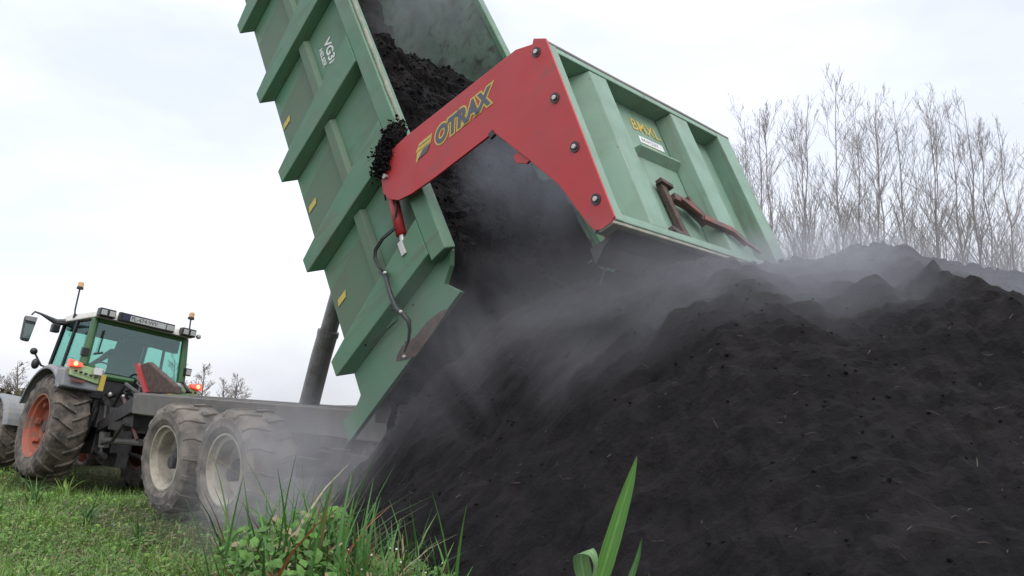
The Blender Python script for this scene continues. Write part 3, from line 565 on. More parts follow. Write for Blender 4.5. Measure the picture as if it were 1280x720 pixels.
for s_ in (1,-1):
    r=MB(); r.hull2([(-.52,s_*.885,2.06),(.34,s_*.885,2.06),(.30,s_*.84,2.84),(-.46,s_*.84,2.84)],[(-.52,s_*.880,2.06),(.34,s_*.880,2.06),(.30,s_*.835,2.84),(-.46,s_*.835,2.84)]); r.build('side_window',M['glass'],cabo)
    r=MB(); r.hull2([(.38,s_*.885,2.0),(1.18,s_*.83,2.0),(1.04,s_*.80,2.84),(.35,s_*.84,2.84)],[(.38,s_*.88,2.0),(1.18,s_*.825,2.0),(1.04,s_*.795,2.84),(.35,s_*.835,2.84)]); r.build('side_window',M['glass'],cabo)
r=MB(); r.hull2([(1.22,.8,1.7),(1.22,-.8,1.7),(1.06,-.78,2.84),(1.06,.78,2.84)],[(1.225,.8,1.7),(1.225,-.8,1.7),(1.065,-.78,2.84),(1.065,.78,2.84)]); r.build('windscreen',M['glass'],cabo)
r=MB(); r.tube([(-.60,.70,2.28),(-.55,.66,2.70)],.014,5); r.tube([(-.60,.76,2.25),(-.60,.62,2.30)],.02,5); r.build('rear_wiper',M['black'],cabo)
r=MB(); r.hull2([(-.70,.90,2.89),(-.70,-.90,2.89),(1.25,-.86,2.89),(1.25,.86,2.89)],[(-.60,.84,3.02),(-.60,-.84,3.02),(1.1,-.78,3.06),(1.1,.78,3.06)]); r.hull2([(-.58,.82,3.021),(-.58,-.82,3.021),(1.08,-.76,3.061),(1.08,.76,3.061)],[(-.3,.6,3.10),(-.3,-.6,3.10),(.8,-.55,3.12),(.8,.55,3.12)]); roof=tp(r,'roof',M['roof'],bevel=.03)
r=MB(); r.box(-.755,-.66,-.48,.55,2.90,3.06); r.build('plate_housing',M['black'],roof,bevel=.015)
r=MB(); r.box(-.765,-.756,-.30,.36,2.93,3.03); r.build('number_plate',M['plate'],roof)
r=MB(); r.box(-.766,-.757,.37,.50,2.93,3.03); r.build('plate_band',M['blue'],roof)
text('plate_lettering','FL-474-WV',.105,M['black'],roof,frame((-.7665,.345,2.945),(0,-1,0),(0,0,1),(-1,0,0)),ext=.0006,space=.98)
r=MB(); r.box(-.762,-.70,-.47,-.32,2.93,3.03); r.build('reversing_lamp',M['lens'],roof,bevel=.01)
for s_ in (1,-1):
    r=MB(); r.box(-.78,-.62,min(s_*.62,s_*.90),max(s_*.62,s_*.90),2.90,3.055); lb=r.build('lamp_box',M['black'],roof,bevel=.02)
    for yy in (.69,.83):
        r=MB(); r.box(-.80,-.781,s_*yy-.05,s_*yy+.05,2.925,3.02); r.build('work_lamp',M['lens'],roof,bevel=.01)
r=MB(); r.ball((-.72,-.98,2.95),.05,10,8); r.build('round_lamp',M['lens'],roof,smooth=True)
for (bx_,by_,s_) in ((.55,.84,1),(-.55,-.88,1)):
    top=3.5 if bx_>0 else 3.27
    r=MB(); r.tube([(bx_,by_,2.96),(bx_+.02,by_+.02*s_,3.1),(bx_+.03,by_+.03,top)],.016,6); r.tube([(bx_,by_,2.94),(bx_,by_,3.02)],.035,6); r.tube([(bx_+.03,by_+.03,top),(bx_+.03,by_+.03,top+.04)],.06,12); bc=tp(r,'beacon',M['black'])
    r=MB(); r.tube([(bx_+.03,by_+.03,top+.04),(bx_+.03,by_+.03,top+.12),(bx_+.03,by_+.03,top+.145)],[.052,.05,.035],14); r.build('beacon_dome',M['amber'],bc,smooth=False,bevel=.008)
# mirror on long arm, left
r=MB(); r.tube([(.95,.75,2.90),(1.03,.98,2.86),(1.06,1.25,2.95),(1.08,1.36,2.97),(1.08,1.40,2.90)],[.07,.06,.022,.018,.016],7); mo=tp(r,'mirror',M['black'])
r=MB(); r.hull2([(1.05,1.28,2.88),(1.05,1.51,2.87),(1.0,1.50,2.39),(1.0,1.34,2.38)],[(1.17,1.30,2.86),(1.17,1.49,2.85),(1.12,1.48,2.42),(1.12,1.36,2.42)]); r.build('mirror_housing',M['black'],mo,bevel=.03)
r=MB(); r.hull2([(1.025,1.32,2.72),(1.025,1.48,2.72),(.998,1.47,2.45),(.998,1.36,2.45)],[(1.04,1.32,2.72),(1.04,1.48,2.72),(1.013,1.47,2.45),(1.013,1.36,2.45)]); r.build('mirror_glass',M['mirror'],mo)
r=MB(); r.hull2([(1.035,1.30,2.87),(1.035,1.49,2.86),(1.025,1.49,2.78),(1.025,1.31,2.78)],[(1.09,1.30,2.87),(1.09,1.49,2.86),(1.085,1.49,2.78),(1.085,1.31,2.78)]); r.build('mirror_cap',M['fender'],mo)
r=MB(); r.box(.95,1.08,.90,1.04,2.66,2.82); tp(r,'front_work_lamp',M['black'],bevel=.02)
r=MB(); r.tube([(1.15,.82,2.0),(1.08,1.02,2.02),(1.05,1.2,2.24)],.018,6); r.ball((1.05,1.21,2.25),.065,10,8); r.ball((1.05,1.13,2.03),(.06,.07,.10),10,8); tp(r,'indicator_pod',M['black'],smooth=True)
r=MB(); r.tube([(-.5,.88,2.10),(-.62,.92,2.22)],.012,5); r.box(-.68,-.60,.87,.99,2.18,2.32); tp(r,'side_work_lamp',M['black'],bevel=.01)
r=MB(); r.tube([(-.6,-.88,2.05),(-.66,-.93,2.2)],.012,5); r.box(-.72,-.64,-1.0,-.88,2.18,2.32); lo=tp(r,'side_work_lamp',M['black'],bevel=.01)
r=MB(); r.box(-.735,-.721,-.985,-.895,2.20,2.30); r.build('lamp_lens',M['lens'],lo)
# seat, steering wheel
r=MB(); r.box(.95,1.15,-.4,.4,1.5,2.08); tp(r,'dashboard',M['black'],bevel=.04)
r=MB(); r.box(-.46,1.0,-.78,.78,2.74,2.88); r.hull2([(-.46,-.1,2.62),(-.46,-.78,2.58),(-.46,-.78,2.74),(-.46,.3,2.74)],[(-.3,-.1,2.62),(-.3,-.78,2.58),(-.3,-.78,2.74),(-.3,.3,2.74)]); tp(r,'lining_and_reflection',M['cloth'],bevel=.01)  # roof lining, its dark hanging piece also standing in for window reflections
r=MB(); r.box(-.1,.5,-.72,-.36,1.5,2.25); tp(r,'console_and_reflection',M['cloth'],bevel=.05)  # dark console block added in place of reflections in the rear glass
r=MB(); r.box(.05,.55,-.28,.28,1.75,1.90); r.hull2([(-.08,.26,1.85),(-.08,-.26,1.85),(.08,-.28,1.85),(.08,.28,1.85)],[(-.22,.24,2.62),(-.22,-.24,2.62),(-.08,-.24,2.62),(-.08,.24,2.62)]); r.box(.15,.45,-.2,.2,1.5,1.75); tp(r,'driver_seat',M['cloth'],bevel=.04)
r=MB(); pts=[(.86+.08*math.sin(a),.2*math.cos(a),2.12+.16*math.sin(a)) for a in [i*math.pi/8 for i in range(17)]]; r.tube(pts,.016,6,False); r.tube([(.86,0,2.12),(1.1,0,1.6)],.03,6); tp(r,'steering_wheel',M['black'],smooth=True)
# ---- driver (seated, turned to look back over the left shoulder)
def skinned(name,chains,m,mtx,sub=2):
    vs=[];es=[];rs=[];idx={}
    for ch in chains:
        prev=None
        for (nm,p,r_) in ch:
            if nm not in idx: idx[nm]=len(vs); vs.append(p); rs.append(r_)
            if prev is not None: es.append((prev,idx[nm]))
            prev=idx[nm]
    me=bpy.data.meshes.new(name); me.from_pydata(vs,es,[]); me.materials.append(m); o=bpy.data.objects.new(name,me); C.objects.link(o); o.matrix_basis=mtx
    md=o.modifiers.new('skin','SKIN'); md.use_smooth_shade=True
    for i,sv in enumerate(me.skin_vertices[0].data):
        sv.radius=(rs[i],rs[i]) if not hasattr(rs[i],'__len__') else rs[i]; sv.use_root=(i==0)
    sb=o.modifiers.new('sub','SUBSURF'); sb.levels=sub; sb.render_levels=sub
    return o
P=lambda n,x,y,z,r_:(n,(x,y,z),r_)
drv=skinned('person',[[P('pel',.22,0,1.98,.15),P('bel',.20,0,2.12,.15),P('che',.16,0,2.32,.17),P('nek',.14,.01,2.50,.06),P('hd0',.12,.02,2.58,.075),P('hd1',.11,.02,2.66,.085),P('hd2',.12,.02,2.73,.06)],
 [P('che',0,0,0,0),P('shl',.14,.20,2.42,.075),P('ell',.02,.40,2.24,.05),P('wrl',-.05,.58,2.10,.033),P('hal',-.06,.65,2.07,.035)],
 [P('che',0,0,0,0),P('shr',.18,-.20,2.42,.075),P('elr',.38,-.32,2.22,.05),P('wrr',.62,-.18,2.18,.033),P('har',.70,-.13,2.20,.035)],
 [P('pel',0,0,0,0),P('hil',.28,.11,1.96,.095),P('knl',.66,.14,2.0,.07),P('anl',.80,.15,1.60,.045),P('fol',.92,.15,1.56,.04)],
 [P('pel',0,0,0,0),P('hir',.28,-.11,1.96,.095),P('knr',.66,-.14,2.0,.07),P('anr',.80,-.15,1.60,.045),P('for',.92,-.15,1.56,.04)]],M['cloth'],TM)
tag(drv,'driver in dark clothing seated in the tractor cab behind tinted glass','person')
r=MB(); r.ball((-.0,.03,2.655),(.035,.062,.085),12,10); r.ball((-.032,.035,2.65),(.02,.014,.02),8,6); r.ball((-.025,.035,2.61),(.014,.026,.008),8,6)
for s_ in(1,-1): r.ball((.10,.03+s_*.088,2.655),(.02,.012,.03),8,6)
r.build('face',M['skin'],drv,smooth=True)
r=MB(); r.ball((.07,.03,2.71),(.095,.088,.075),14,10); r.build('hair',M['hair'],drv,smooth=True)
for hx_,hy_,hz_,sg in ((-.07,.67,2.065,1),(.72,-.12,2.20,-1)):
    r=MB(); r.ball((hx_,hy_,hz_),(.035,.04,.018),10,6)
    for k in range(4): r.tube([(hx_-.03+.02*k,hy_+.02*sg,hz_),(hx_-.034+.021*k,hy_+.065*sg,hz_-.005),(hx_-.036+.021*k,hy_+(.088+.006*(k%3))*sg,hz_-.025)],[.009,.0085,.007],6)
    r.tube([(hx_+.03,hy_,hz_),(hx_+.058,hy_+.03*sg,hz_-.01),(hx_+.062,hy_+.055*sg,hz_-.02)],[.011,.009,.008],6); r.build('hand',M['skin'],drv,smooth=True)
# ---------------------------------------------------------------- bare trees
def grow(mb_t,mb_c,h,spread,seed,nb,upright=1.0,tr=.09,tw=.006,round_=False):
    rn=random.Random(seed); k=9; trunk=[]; lean=Vector((rn.uniform(-.05,.05),rn.uniform(-.05,.05),0))
    for i in range(k+1):
        t=i/k; trunk.append(Vector((lean.x*h*t+rn.uniform(-1,1)*.06*h*.1,lean.y*h*t+rn.uniform(-1,1)*.06*h*.1,h*t)))
    rad=[tr*(1-.93*(i/k)**.85)+tw*.6 for i in range(k+1)]; mb_t.tube(trunk,rad,7)
    def at(t): i=min(k-1,int(t*k)); f=t*k-i; return trunk[i].lerp(trunk[i+1],f),rad[i]*(1-f)+rad[i+1]*f
    def branch(p,d,l,r_,lev):
        n=4 if lev<2 else 3; pts=[p]; q=d.copy()
        for i in range(n):
            q=(q+Vector((rn.gauss(0,.13),rn.gauss(0,.13),rn.gauss(0,.08)+.11*upright))).normalized(); pts.append(pts[-1]+q*l/n)
        rs=[max(tw*.55,r_*(1-.8*i/n)) for i in range(n+1)]; mb_c.tube(pts,rs,4 if lev<1 else 3,False)
        if lev>=2: return
        m=rn.randint(5,7) if lev==0 else rn.randint(3,5)
        for j in range(m):
            t=rn.uniform(.18,1); i=min(n-1,int(t*n)); c=pts[i].lerp(pts[i+1],t*n-i); dd=(pts[i+1]-pts[i]).normalized(); a=Vector((rn.gauss(0,1),rn.gauss(0,1),rn.gauss(0,.5))).normalized(); nd=(dd+a*(.55 if not round_ else .8)).normalized()
            branch(c,nd,l*rn.uniform(.3,.55)*(1.15-t*.4),max(tw*.7,rs[i]*.55),lev+1)
    for b_ in range(nb):
        t=rn.uniform(.12,.97); p,r_=at(t); a=rn.uniform(0,2*math.pi); el=rn.uniform(.9,1.25) if not round_ else rn.uniform(.2,1.1)
        d=Vector((math.cos(a)*math.cos(el),math.sin(a)*math.cos(el),math.sin(el))); l=spread*h*(1.05-t*.75)*rn.uniform(.6,1.15)
        branch(p,d,l,r_*.55,0)
protos=[]
def bare_tree(x,y,h,variant,rz,label,group,kind):
    if kind=='up': a=(.33,38,1.15,.052,.0058,False,M['bark'])
    else: a=(.46,30,.5,.22,.034,True,M['bark2'])
    key=(kind,variant); root=empty('bare_tree',Matrix.Translation((x,y,ground_h(x,y)-.05))@Matrix.Rotation(rz,4,'Z')@Matrix.Scale(h,4))
    hit=[p for p in protos if p[0]==key]
    if hit:
        for src in hit[0][1]:
            c=src.copy(); C.objects.link(c); c.parent=root
    else:
        t_,c_=MB(),MB(); grow(t_,c_,10,a[0],100+variant*7+(50 if kind!='up' else 0),a[1],a[2],a[3],a[4],a[5]); sc=Matrix.Scale(.1,4)
        to=t_.build('trunk',a[6],root,smooth=True,mtx=sc); co=c_.build('crown',a[6],root,mtx=sc); protos.append((key,[to,co]))
    tag(root,label,'tree',group); return root
rnd=random.Random(11)
row=[(925,150,27),(950,128,31),(978,140,28),(1003,116,30),(1030,150,33),(1058,102,27),(1082,135,32),(1100,108,29),(1122,128,34),(1146,112,28),(1168,140,33),(1188,118,29),(1213,138,32),(1236,112,28),(1262,150,31),(1284,140,27),(1310,120,30)]
for i,(px,py,Y) in enumerate(row):
    x=(px-640)/1000*Y*1.0; zt=1.55+(493-py)/1000*Y*1.035; lab='bare upright grey tree in the row standing behind the compost heap'
    grp='bare trees behind the heap'
    if i==5: lab='tallest bare tree of the row, rising straight above the highest bump of the heap'
    if i==0: lab='bare tree just right of the green tailgate, leftmost of the row behind the heap'
    bare_tree(x,Y,zt,i%6,rnd.uniform(0,6.28),lab,grp,'up')
for i in range(9):     # second, farther row: shorter, fills the lower half
    px=930+i*42+rnd.uniform(-12,12); Y=40+rnd.uniform(-3,5); x=(px-640)/1000*Y; bare_tree(x,Y,10.2+rnd.uniform(-1.5,1.5),(i+2)%6,rnd.uniform(0,6.28),'lower bare tree glimpsed through the row behind the compost heap','farther bare trees behind the heap','up')
for i,(px,py,Y,lab) in enumerate(((30,463,62,'small bare round tree above the hedge at the far left edge'),(222,462,60,'bare round tree half hidden behind the tractor\'s right tail lamp'),(256,468,64,'bare round tree above the chassis, left of the two in the open'),(298,474,66,'bare round tree above the chassis, nearest the hydraulic ram'),(5,478,70,'low bare tree at the very left border above the front fender'),(284,482,75,'low bare tree between the two round trees above the chassis'))):
    x=(px-640)/1000*Y; zt=(1.55+(493-py)/1000*Y)*1.12-ground_h(x,Y); bare_tree(x,Y,zt,i%3,rnd.uniform(0,6),lab,'bare trees on the horizon','rd')
# hedge on the left horizon
r=MB(); rnd=random.Random(3)
for i in range(9000):
    x=rnd.uniform(-58,-27); y=54+rnd.gauss(0,1.2); top=1.9+.55*noise.noise(Vector((x*.25,0,0)))+(.6 if x<-36 else -.5); z=rnd.random()*top
    c=Vector((x,y,z)); s_=.10+.12*rnd.random(); a=Vector((rnd.gauss(0,1),rnd.gauss(0,1),rnd.gauss(0,1))).normalized(); b_=a.orthogonal().normalized(); c2=a.cross(b_)
    k=rnd.uniform(.6,1.2); r.c=(.055*k,.058*k,.03*k) if rnd.random()<.6 else (.10*k,.075*k,.05*k); r.add([c+b_*s_,c+c2*s_*.6,c-b_*s_,c-c2*s_*.6],[(0,1,2,3)])
tag(r.build('hedge',M['bush']),'low dark hedge along the far field edge at left','hedge')
# ---------------------------------------------------------------- vegetation
def blade(mb,p,l,w,az,lean,col,curl=0,n=3,fold=.25):
    d=Vector((math.cos(az),math.sin(az),0)); sd_=Vector((-d.y,d.x,0)); vs=[]
    for i in range(n+1):
        t=i/n; hh=l*t*math.cos(lean*t)*(1-.0*t); out=l*t*math.sin(lean*t)+curl*t*t*l; c=p+d*out+Vector((0,0,hh)); ww=w*(1-t**1.8)*.5+.0006
        vs+=[c-sd_*ww,c+sd_*ww]
    mb.c=col; mb.add(vs,[(2*i,2*i+1,2*i+3,2*i+2) for i in range(n)])
def leafq(mb,c,s_,nrm,col,asp=.6):
    a=nrm.orthogonal().normalized(); a=(Matrix.Rotation(rnd.uniform(0,6.28),3,nrm)@a); b_=nrm.cross(a)*asp; mb.c=col
    mb.add([c-a*s_,c-a*s_*.2+b_*s_,c+a*s_*.5+b_*s_*.7,c+a*s_+nrm*s_*-.25,c+a*s_*.5-b_*s_*.7,c-a*s_*.2-b_*s_,c+nrm*s_*.1],[(0,1,6),(1,2,6),(2,3,6),(3,4,6),(4,5,6),(5,0,6)])
rnd=random.Random(21)
def gcol(k=None):
    k=rnd.uniform(.6,1.25) if k is None else k; t=rnd.random()
    if t<.09: return (.20*k,.16*k,.08*k)
    if t<.40: return (.075*k,.18*k,.025*k)
    if t<.85: return (.125*k,.24*k,.035*k)
    return (.20*k,.26*k,.08*k)
def inheap(x,y): return ridge(x)[0]>.1 and heap_h(x,y)>ground_h(x,y)-.02
def veg_w(x,y): return noise.noise(Vector((x*.9,y*.9,7)))
v=MB(); cnt=0
while cnt<50000:
    y=4.0+12*rnd.random()**1.4; x=rnd.uniform(-.62*y-1.2,-.02*y-.1)
    if inheap(x,y): continue
    lx=(Vector((x,y,0))-TO).dot(Hd); ly=(Vector((x,y,0))-TO).dot(Lf)
    if -3<lx<5 and -3<ly<.75 and rnd.random()<.78: continue           # bare mud round the trailer wheels
    if ly<-2.6+1.8 and lx<10 and rnd.random()<.7: continue
    w_=veg_w(x,y); z=ground_h(x,y); k=1+.35*w_
    if rnd.random()<.55:
        blade(v,Vector((x,y,z-.01)),rnd.uniform(.06,.23)*(1+1.0*max(0,w_)),rnd.uniform(.004,.010),rnd.uniform(0,6.28),rnd.uniform(.2,1.3),gcol(rnd.uniform(.6,1.2)*k),n=2)
    else:
        n_=Vector((rnd.gauss(0,.5),rnd.gauss(0,.5)-.25,1)).normalized(); leafq(v,Vector((x,y,z+rnd.uniform(.0,.09)*(1+w_))),rnd.uniform(.012,.034),n_,gcol(rnd.uniform(.55,1.25)*k),rnd.uniform(.3,.7))
    cnt+=1
tag(v.build('ground_cover',M['leaf']),'trampled green grass and small weeds covering the ground at left','grass',kind='stuff')
# mown / trampled dry litter
v=MB()
for i in range(8000):
    y=4.6+8*rnd.random()**1.3; x=rnd.uniform(-.62*y-.8,-.15*y)
    if inheap(x,y): continue
    z=ground_h(x,y)+.02+.05*rnd.random(); a=rnd.uniform(0,6.28); l=rnd.uniform(.015,.08); c=rnd.choice(((.20,.16,.10),(.13,.10,.06),(.10,.17,.06),(.26,.25,.18))); v.c=c
    d=Vector((math.cos(a),math.sin(a),rnd.uniform(-.1,.3)))*l; p=Vector((x,y,z)); sd_=Vector((-math.sin(a),math.cos(a),.3))*rnd.uniform(.002,.006); v.add([p-d-sd_*.3,p-sd_,p+d,p+sd_],[(0,1,2,3)])
tag(v.build('leaf_litter',M['leaf']),'dry stalks and cut leaves littering the trampled grass','litter',kind='stuff')
# tall weeds on the bank in front of the trailer
v=MB(); rnd=random.Random(77)
def bankpt():
    while True:
        y=rnd.gauss(3.9,.5); x=rnd.gauss(-.85,.62)
        px=x/y*1000+640
        if 285<px<575 and 2.9<y<5.4: return x,y,px
for i in range(950):
    x,y,px=bankpt(); z=ground_h(x,y); hh=rnd.uniform(.25,.62)*(1.15 if px<420 else .95)*(1-.45*max(0,(px-500)/80))*(1-.35*max(0,(310-px)/30))
    hh*=max(.45,.95+.9*noise.noise(Vector((x*3.2,y*3.2,1)))); k=rnd.uniform(.5,1.25); t_=rnd.random(); col=(.055*k,.15*k,.03*k) if t_<.62 else ((.12*k,.20*k,.05*k) if t_<.86 else (.22*k,.18*k,.09*k))
    if rnd.random()<.05: col=(.26,.08,.035)
    if rnd.random()<.03: col=(.28,.24,.15)
    blade(v,Vector((x,y,z-.02)),hh,rnd.uniform(.009,.026),rnd.uniform(0,6.28),rnd.uniform(.05,.75),col,curl=rnd.uniform(0,.25),n=5)
for i in range(60):
    x,y,px=bankpt(); z=ground_h(x,y); k=rnd.uniform(.8,1.15); col=(.06*k,.17*k,.035*k) if rnd.random()<.92 else (.36,.10,.04)
    blade(v,Vector((x,y,z-.02)),rnd.uniform(.45,.80)*(.82 if px>440 else 1),rnd.uniform(.018,.032),rnd.uniform(0,6.28),rnd.uniform(.05,.35),col,curl=rnd.uniform(0,.1),n=6)
for i in range(4200):
    x,y,px=bankpt(); z=ground_h(x,y); hh=rnd.uniform(.02,.46 if px<440 else .25); k=rnd.uniform(.5,1.1)
    n_=Vector((rnd.gauss(0,.5),rnd.gauss(0,.5)-.5,1)).normalized(); col=(.085*k,.20*k,.03*k) if rnd.random()<.93 else (.24,.2,.11)
    leafq(v,Vector((x,y,z+hh)),rnd.uniform(.010,.034 if px<440 else .022),n_,col,rnd.uniform(.4,.75))
for i in range(90):
    x,y,px=bankpt(); z=ground_h(x,y)+rnd.uniform(.12,.32); leafq(v,Vector((x,y,z)),rnd.uniform(.004,.008),Vector((0,-.7,.7)),(.6,.6,.55),.9)
tag(v.build('weed_clump',M['leaf']),'tall green weeds and blade leaves on the bank before the trailer wheels','weeds',kind='stuff')
# individual plants
def tuft(name,x,y,n,lmin,lmax,w,label,lean=.5,cols=((.06,.15,.04),)):
    v=MB(); z=ground_h(x,y)-.02; o_=Vector((x,y,z))
    for i in range(n):
        c=rnd.choice(cols); k=rnd.uniform(.8,1.2); blade(v,Vector((rnd.gauss(0,.04),rnd.gauss(0,.04),0)),rnd.uniform(lmin,lmax),w*rnd.uniform(.7,1.2),rnd.uniform(0,6.28),rnd.uniform(.15,lean+.5),tuple(q*k for q in c),curl=.1,n=6)
    tag(v.build(name,M['leaf'],mtx=Matrix.Translation(o_)),label,'plant')
def gp(px,Y): return ((px-640)/1000*Y,Y)
tuft('leaf_tuft',*gp(62,11.2),16,.25,.50,.03,'blade-leaved tuft in front of the tractor rear tyre')
tuft('leaf_tuft',*gp(128,9.6),20,.25,.42,.03,'dark green tuft between the tractor rear tyre and the trailer wheel')
tuft('leaf_tuft',*gp(97,13.2),30,.2,.5,.04,'yellow-green weed standing behind the tractor rear tyre',cols=((.17,.26,.05),))
tuft('leaf_tuft',*gp(190,8.4),12,.25,.42,.022,'narrow tuft just in front of the foremost trailer wheel')
tuft('leaf_tuft',*gp(15,9.8),22,.2,.45,.03,'bright tuft at the left border below the front tyre',cols=((.09,.19,.04),))
# big folded leaf in the foreground
v=MB(); bx_,by_=.215,2.05; zb=.86; col=(.10,.22,.05); v.c=col
def ribbon(mb,path,wid,nrm,col,sub_=4):
    P_=[Vector(p) for p in path]; Q=[];Wd=[];Nn=[]
    for i in range(len(P_)-1):
        p0=P_[max(i-1,0)];p1=P_[i];p2=P_[i+1];p3=P_[min(i+2,len(P_)-1)]
        for k in range(sub_):
            t=k/sub_; Q.append(.5*((2*p1)+(p2-p0)*t+(2*p0-5*p1+4*p2-p3)*t*t+(3*p1-p0-3*p2+p3)*t*t*t)); Wd.append(wid[i]*(1-t)+wid[i+1]*t); Nn.append(Vector(nrm[i]).lerp(Vector(nrm[i+1]),t).normalized())
    Q.append(P_[-1]);Wd.append(wid[-1]);Nn.append(Vector(nrm[-1]).normalized()); m=9; vs=[]; n_=len(Q)
    for i,(p,w_,nn) in enumerate(zip(Q,Wd,Nn)):
        for j in range(m):
            u=-1+2*j/(m-1); e=1+.05*noise.noise(Vector((i*.35,u*2,w_*50))); vs.append(p+nn*w_*u*e+Vector((0,1,0))*(.35*w_*(1-abs(u))**1.0+.0012*(j%2)))
            k=(.82 if j%2 else 1.0)*(1.35 if j==m//2 else 1)*(.9+.2*noise.noise(Vector((i*.5,j*1.7,0)))); c=[q*k for q in col]
            tt=max(0,(i/n_-.93)/.07); c=[c[0]*(1-tt)+.22*tt,c[1]*(1-tt)+.16*tt,c[2]*(1-tt)+.08*tt]; mb.c=tuple(c); mb.add([vs[-1]],[])
    base=len(mb.v)-len(vs); mb.f+=[(base+i*m+a_,base+i*m+a_+1,base+(i+1)*m+a_+1,base+(i+1)*m+a_) for i in range(n_-1) for a_ in range(m-1)]; mb.mi+=[0]*((n_-1)*(m-1))
def fp(px,py,Y): return ( (px-640)/1000*Y, Y, 1.55+(492.8-py)/1000*Y*1.0 )
Yp=2.1
path=[(.16,2.12,.70),(.20,2.11,.90)]+[fp(748,722,Yp),fp(757,690,Yp),fp(768,655,Yp),fp(779,620,Yp),fp(788,592,Yp),fp(795,567,Yp)]
ribbon(v,path,[.008,.014,.021,.022,.020,.016,.010,.001],[(1,.2,-.3),(1,.2,-.3),(1,.3,-.3),(1,.1,-.3),(1,-.1,-.3),(1,-.2,-.35),(1,-.3,-.4),(1,-.3,-.4)],(.095,.23,.05))
path=[fp(742,760,2.08),fp(734,725,2.06),fp(728,700,2.03),fp(727,684,2.0),fp(738,680,1.97),fp(744,692,1.95),fp(741,710,1.94),fp(733,735,1.93)]
ribbon(v,path,[.012,.02,.028,.030,.030,.028,.024,.012],[(1,.5,-.1),(1,.6,-.1),(1,.7,-.15),(.8,.9,-.1),(.3,1,.1),(.3,1,.1),(.4,1,.1),(.5,1,0)],(.15,.27,.11))
tag(v.build('folded_leaf_plant',M['leaf'],smooth=True),'large pointed green leaf with a folded pale leaf at its base, nearest the camera','plant')
v=MB(); path=[fp(770,760,2.15),fp(781,724,2.15),fp(788,705,2.15),fp(795,685,2.15),fp(800,663,2.15)]; ribbon(v,path,[.008,.009,.009,.006,.001],[(1,.2,-.3)]*5,(.09,.20,.07)); tag(v.build('leaf_shoot',M['leaf']),'slim green shoot just right of the large pointed leaf','plant')
v=MB(); path=[fp(804,760,2.2),fp(806,730,2.2),fp(808,715,2.2),fp(808,702,2.2)]; ribbon(v,path,[.005,.005,.004,.001],[(1,.2,-.3)]*4,(.09,.17,.08)); tag(v.build('leaf_shoot',M['leaf']),'shortest thin shoot at the bottom edge, right of the slim one','plant')
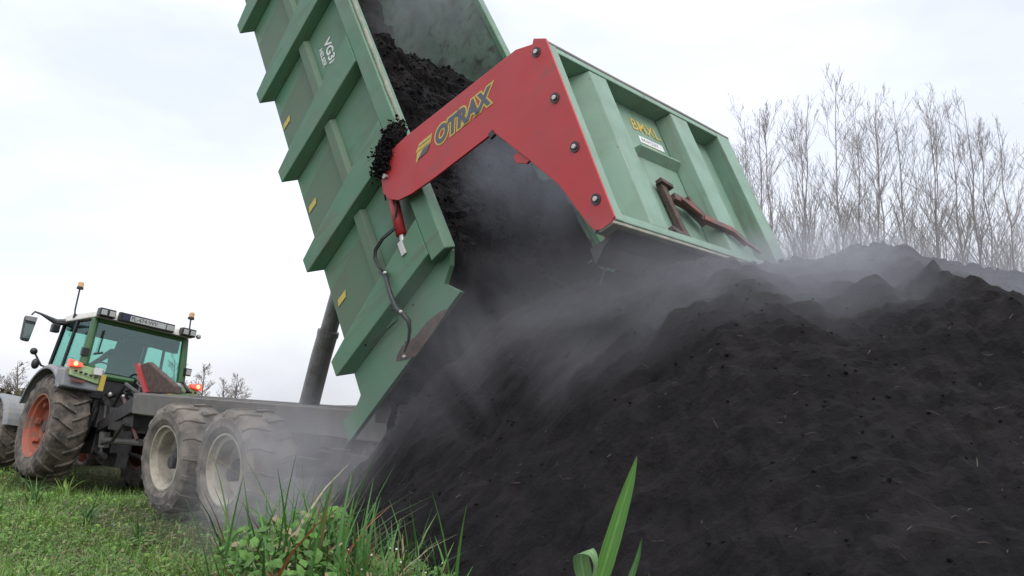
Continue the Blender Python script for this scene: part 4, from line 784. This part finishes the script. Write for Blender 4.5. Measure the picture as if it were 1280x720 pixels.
# ---------------------------------------------------------------- steam
def steam(loc,rad,dens,scale,lo,hi,label,seed,col=(.62,.64,.68),rot=(0,0,0)):
    b_=MB(); b_.ball((0,0,0),1,28,18); o=b_.build('steam',None,smooth=True) if False else None
    me=bpy.data.meshes.new('steam'); me.from_pydata(b_.v,[],b_.f)
    m=bpy.data.materials.new('steam'); m.use_nodes=True; t=m.node_tree; n=t.nodes; l=t.links; n.clear()
    o_=n.new('ShaderNodeOutputMaterial'); pv=n.new('ShaderNodeVolumePrincipled'); pv.inputs['Color'].default_value=(*col,1); pv.inputs['Anisotropy'].default_value=.1; l.new(pv.outputs[0],o_.inputs['Volume'])
    tcn=n.new('ShaderNodeTexCoord'); ln=n.new('ShaderNodeVectorMath'); ln.operation='LENGTH'; l.new(tcn.outputs['Object'],ln.inputs[0])
    fo=n.new('ShaderNodeMapRange'); fo.interpolation_type='SMOOTHSTEP'; fo.inputs[1].default_value=.98; fo.inputs[2].default_value=.15; fo.inputs[3].default_value=0; fo.inputs[4].default_value=1; l.new(ln.outputs['Value'],fo.inputs[0])
    ge=n.new('ShaderNodeNewGeometry'); mp=n.new('ShaderNodeMapping'); mp.inputs['Location'].default_value=(seed*3.7,seed*1.3,seed); l.new(ge.outputs['Position'],mp.inputs[0])
    z=n.new('ShaderNodeTexNoise'); z.inputs['Scale'].default_value=scale; z.inputs['Detail'].default_value=6; z.inputs['Roughness'].default_value=.58; z.inputs['Distortion'].default_value=1.3; l.new(mp.outputs[0],z.inputs[0])
    nr=n.new('ShaderNodeMapRange'); nr.inputs[1].default_value=lo; nr.inputs[2].default_value=hi; l.new(z.outputs[0],nr.inputs[0])
    mu=n.new('ShaderNodeMath'); mu.operation='MULTIPLY'; l.new(fo.outputs[0],mu.inputs[0]); l.new(nr.outputs[0],mu.inputs[1]); m2=n.new('ShaderNodeMath'); m2.operation='MULTIPLY'; l.new(mu.outputs[0],m2.inputs[0]); m2.inputs[1].default_value=dens; l.new(m2.outputs[0],pv.inputs['Density'])
    me.materials.append(m); o=bpy.data.objects.new('steam',me); C.objects.link(o); o.location=loc; o.scale=rad; o.rotation_euler=rot
    tag(o,label,'steam',kind='stuff'); return o
def at(px,py,Y):
    d=Rt*((px-640)/1000)+Up*((360-py)/1000)+Fw; return EYE+d*(Y/d.y)
steam(at(375,600,6.4),(1.3,1.0,.85),1.9,1.0,.38,.70,'grey steam drifting round the rearmost near-side trailer wheel',1,col=(.60,.59,.62))
steam(at(520,560,5.9),(1.3,.9,1.0),.7,.9,.42,.7,'grey steam hanging below the rear corner of the green body',2,col=(.30,.30,.325))
steam(at(665,225,7.0),(.85,.8,.75),2.2,.9,.38,.68,'dense grey steam billowing under the red arm',3,col=(.36,.385,.43))
steam(at(1040,365,5.3),(1.1,.55,.6),4.2,1.0,.40,.66,'pale steam rising from the heap top right of the tailgate',4,col=(.52,.53,.57))
steam(at(1220,440,4.9),(1.4,.8,1.0),2.6,.9,.42,.7,'thin steam over the heap at the right border',5,col=(.45,.46,.5))
steam(at(790,440,5.0),(2.0,.7,1.0),2.3,.8,.42,.7,'thin steam over the middle slope of the heap',6,col=(.42,.42,.45))
steam(at(540,30,9.6),(1.3,1.2,1.3),.75,.9,.38,.62,'steam inside the mouth of the raised green body',7,col=(.46,.49,.50))
steam(at(1000,410,4.7),(1.9,.6,.75),1.6,.7,.34,.68,'broad thin veil of steam drifting across the right half of the heap face',8,col=(.45,.46,.50))
steam(at(660,400,5.6),(1.2,.6,.9),.6,.8,.40,.70,'faint dark steam between the body corner and the heap face',9,col=(.26,.27,.29))
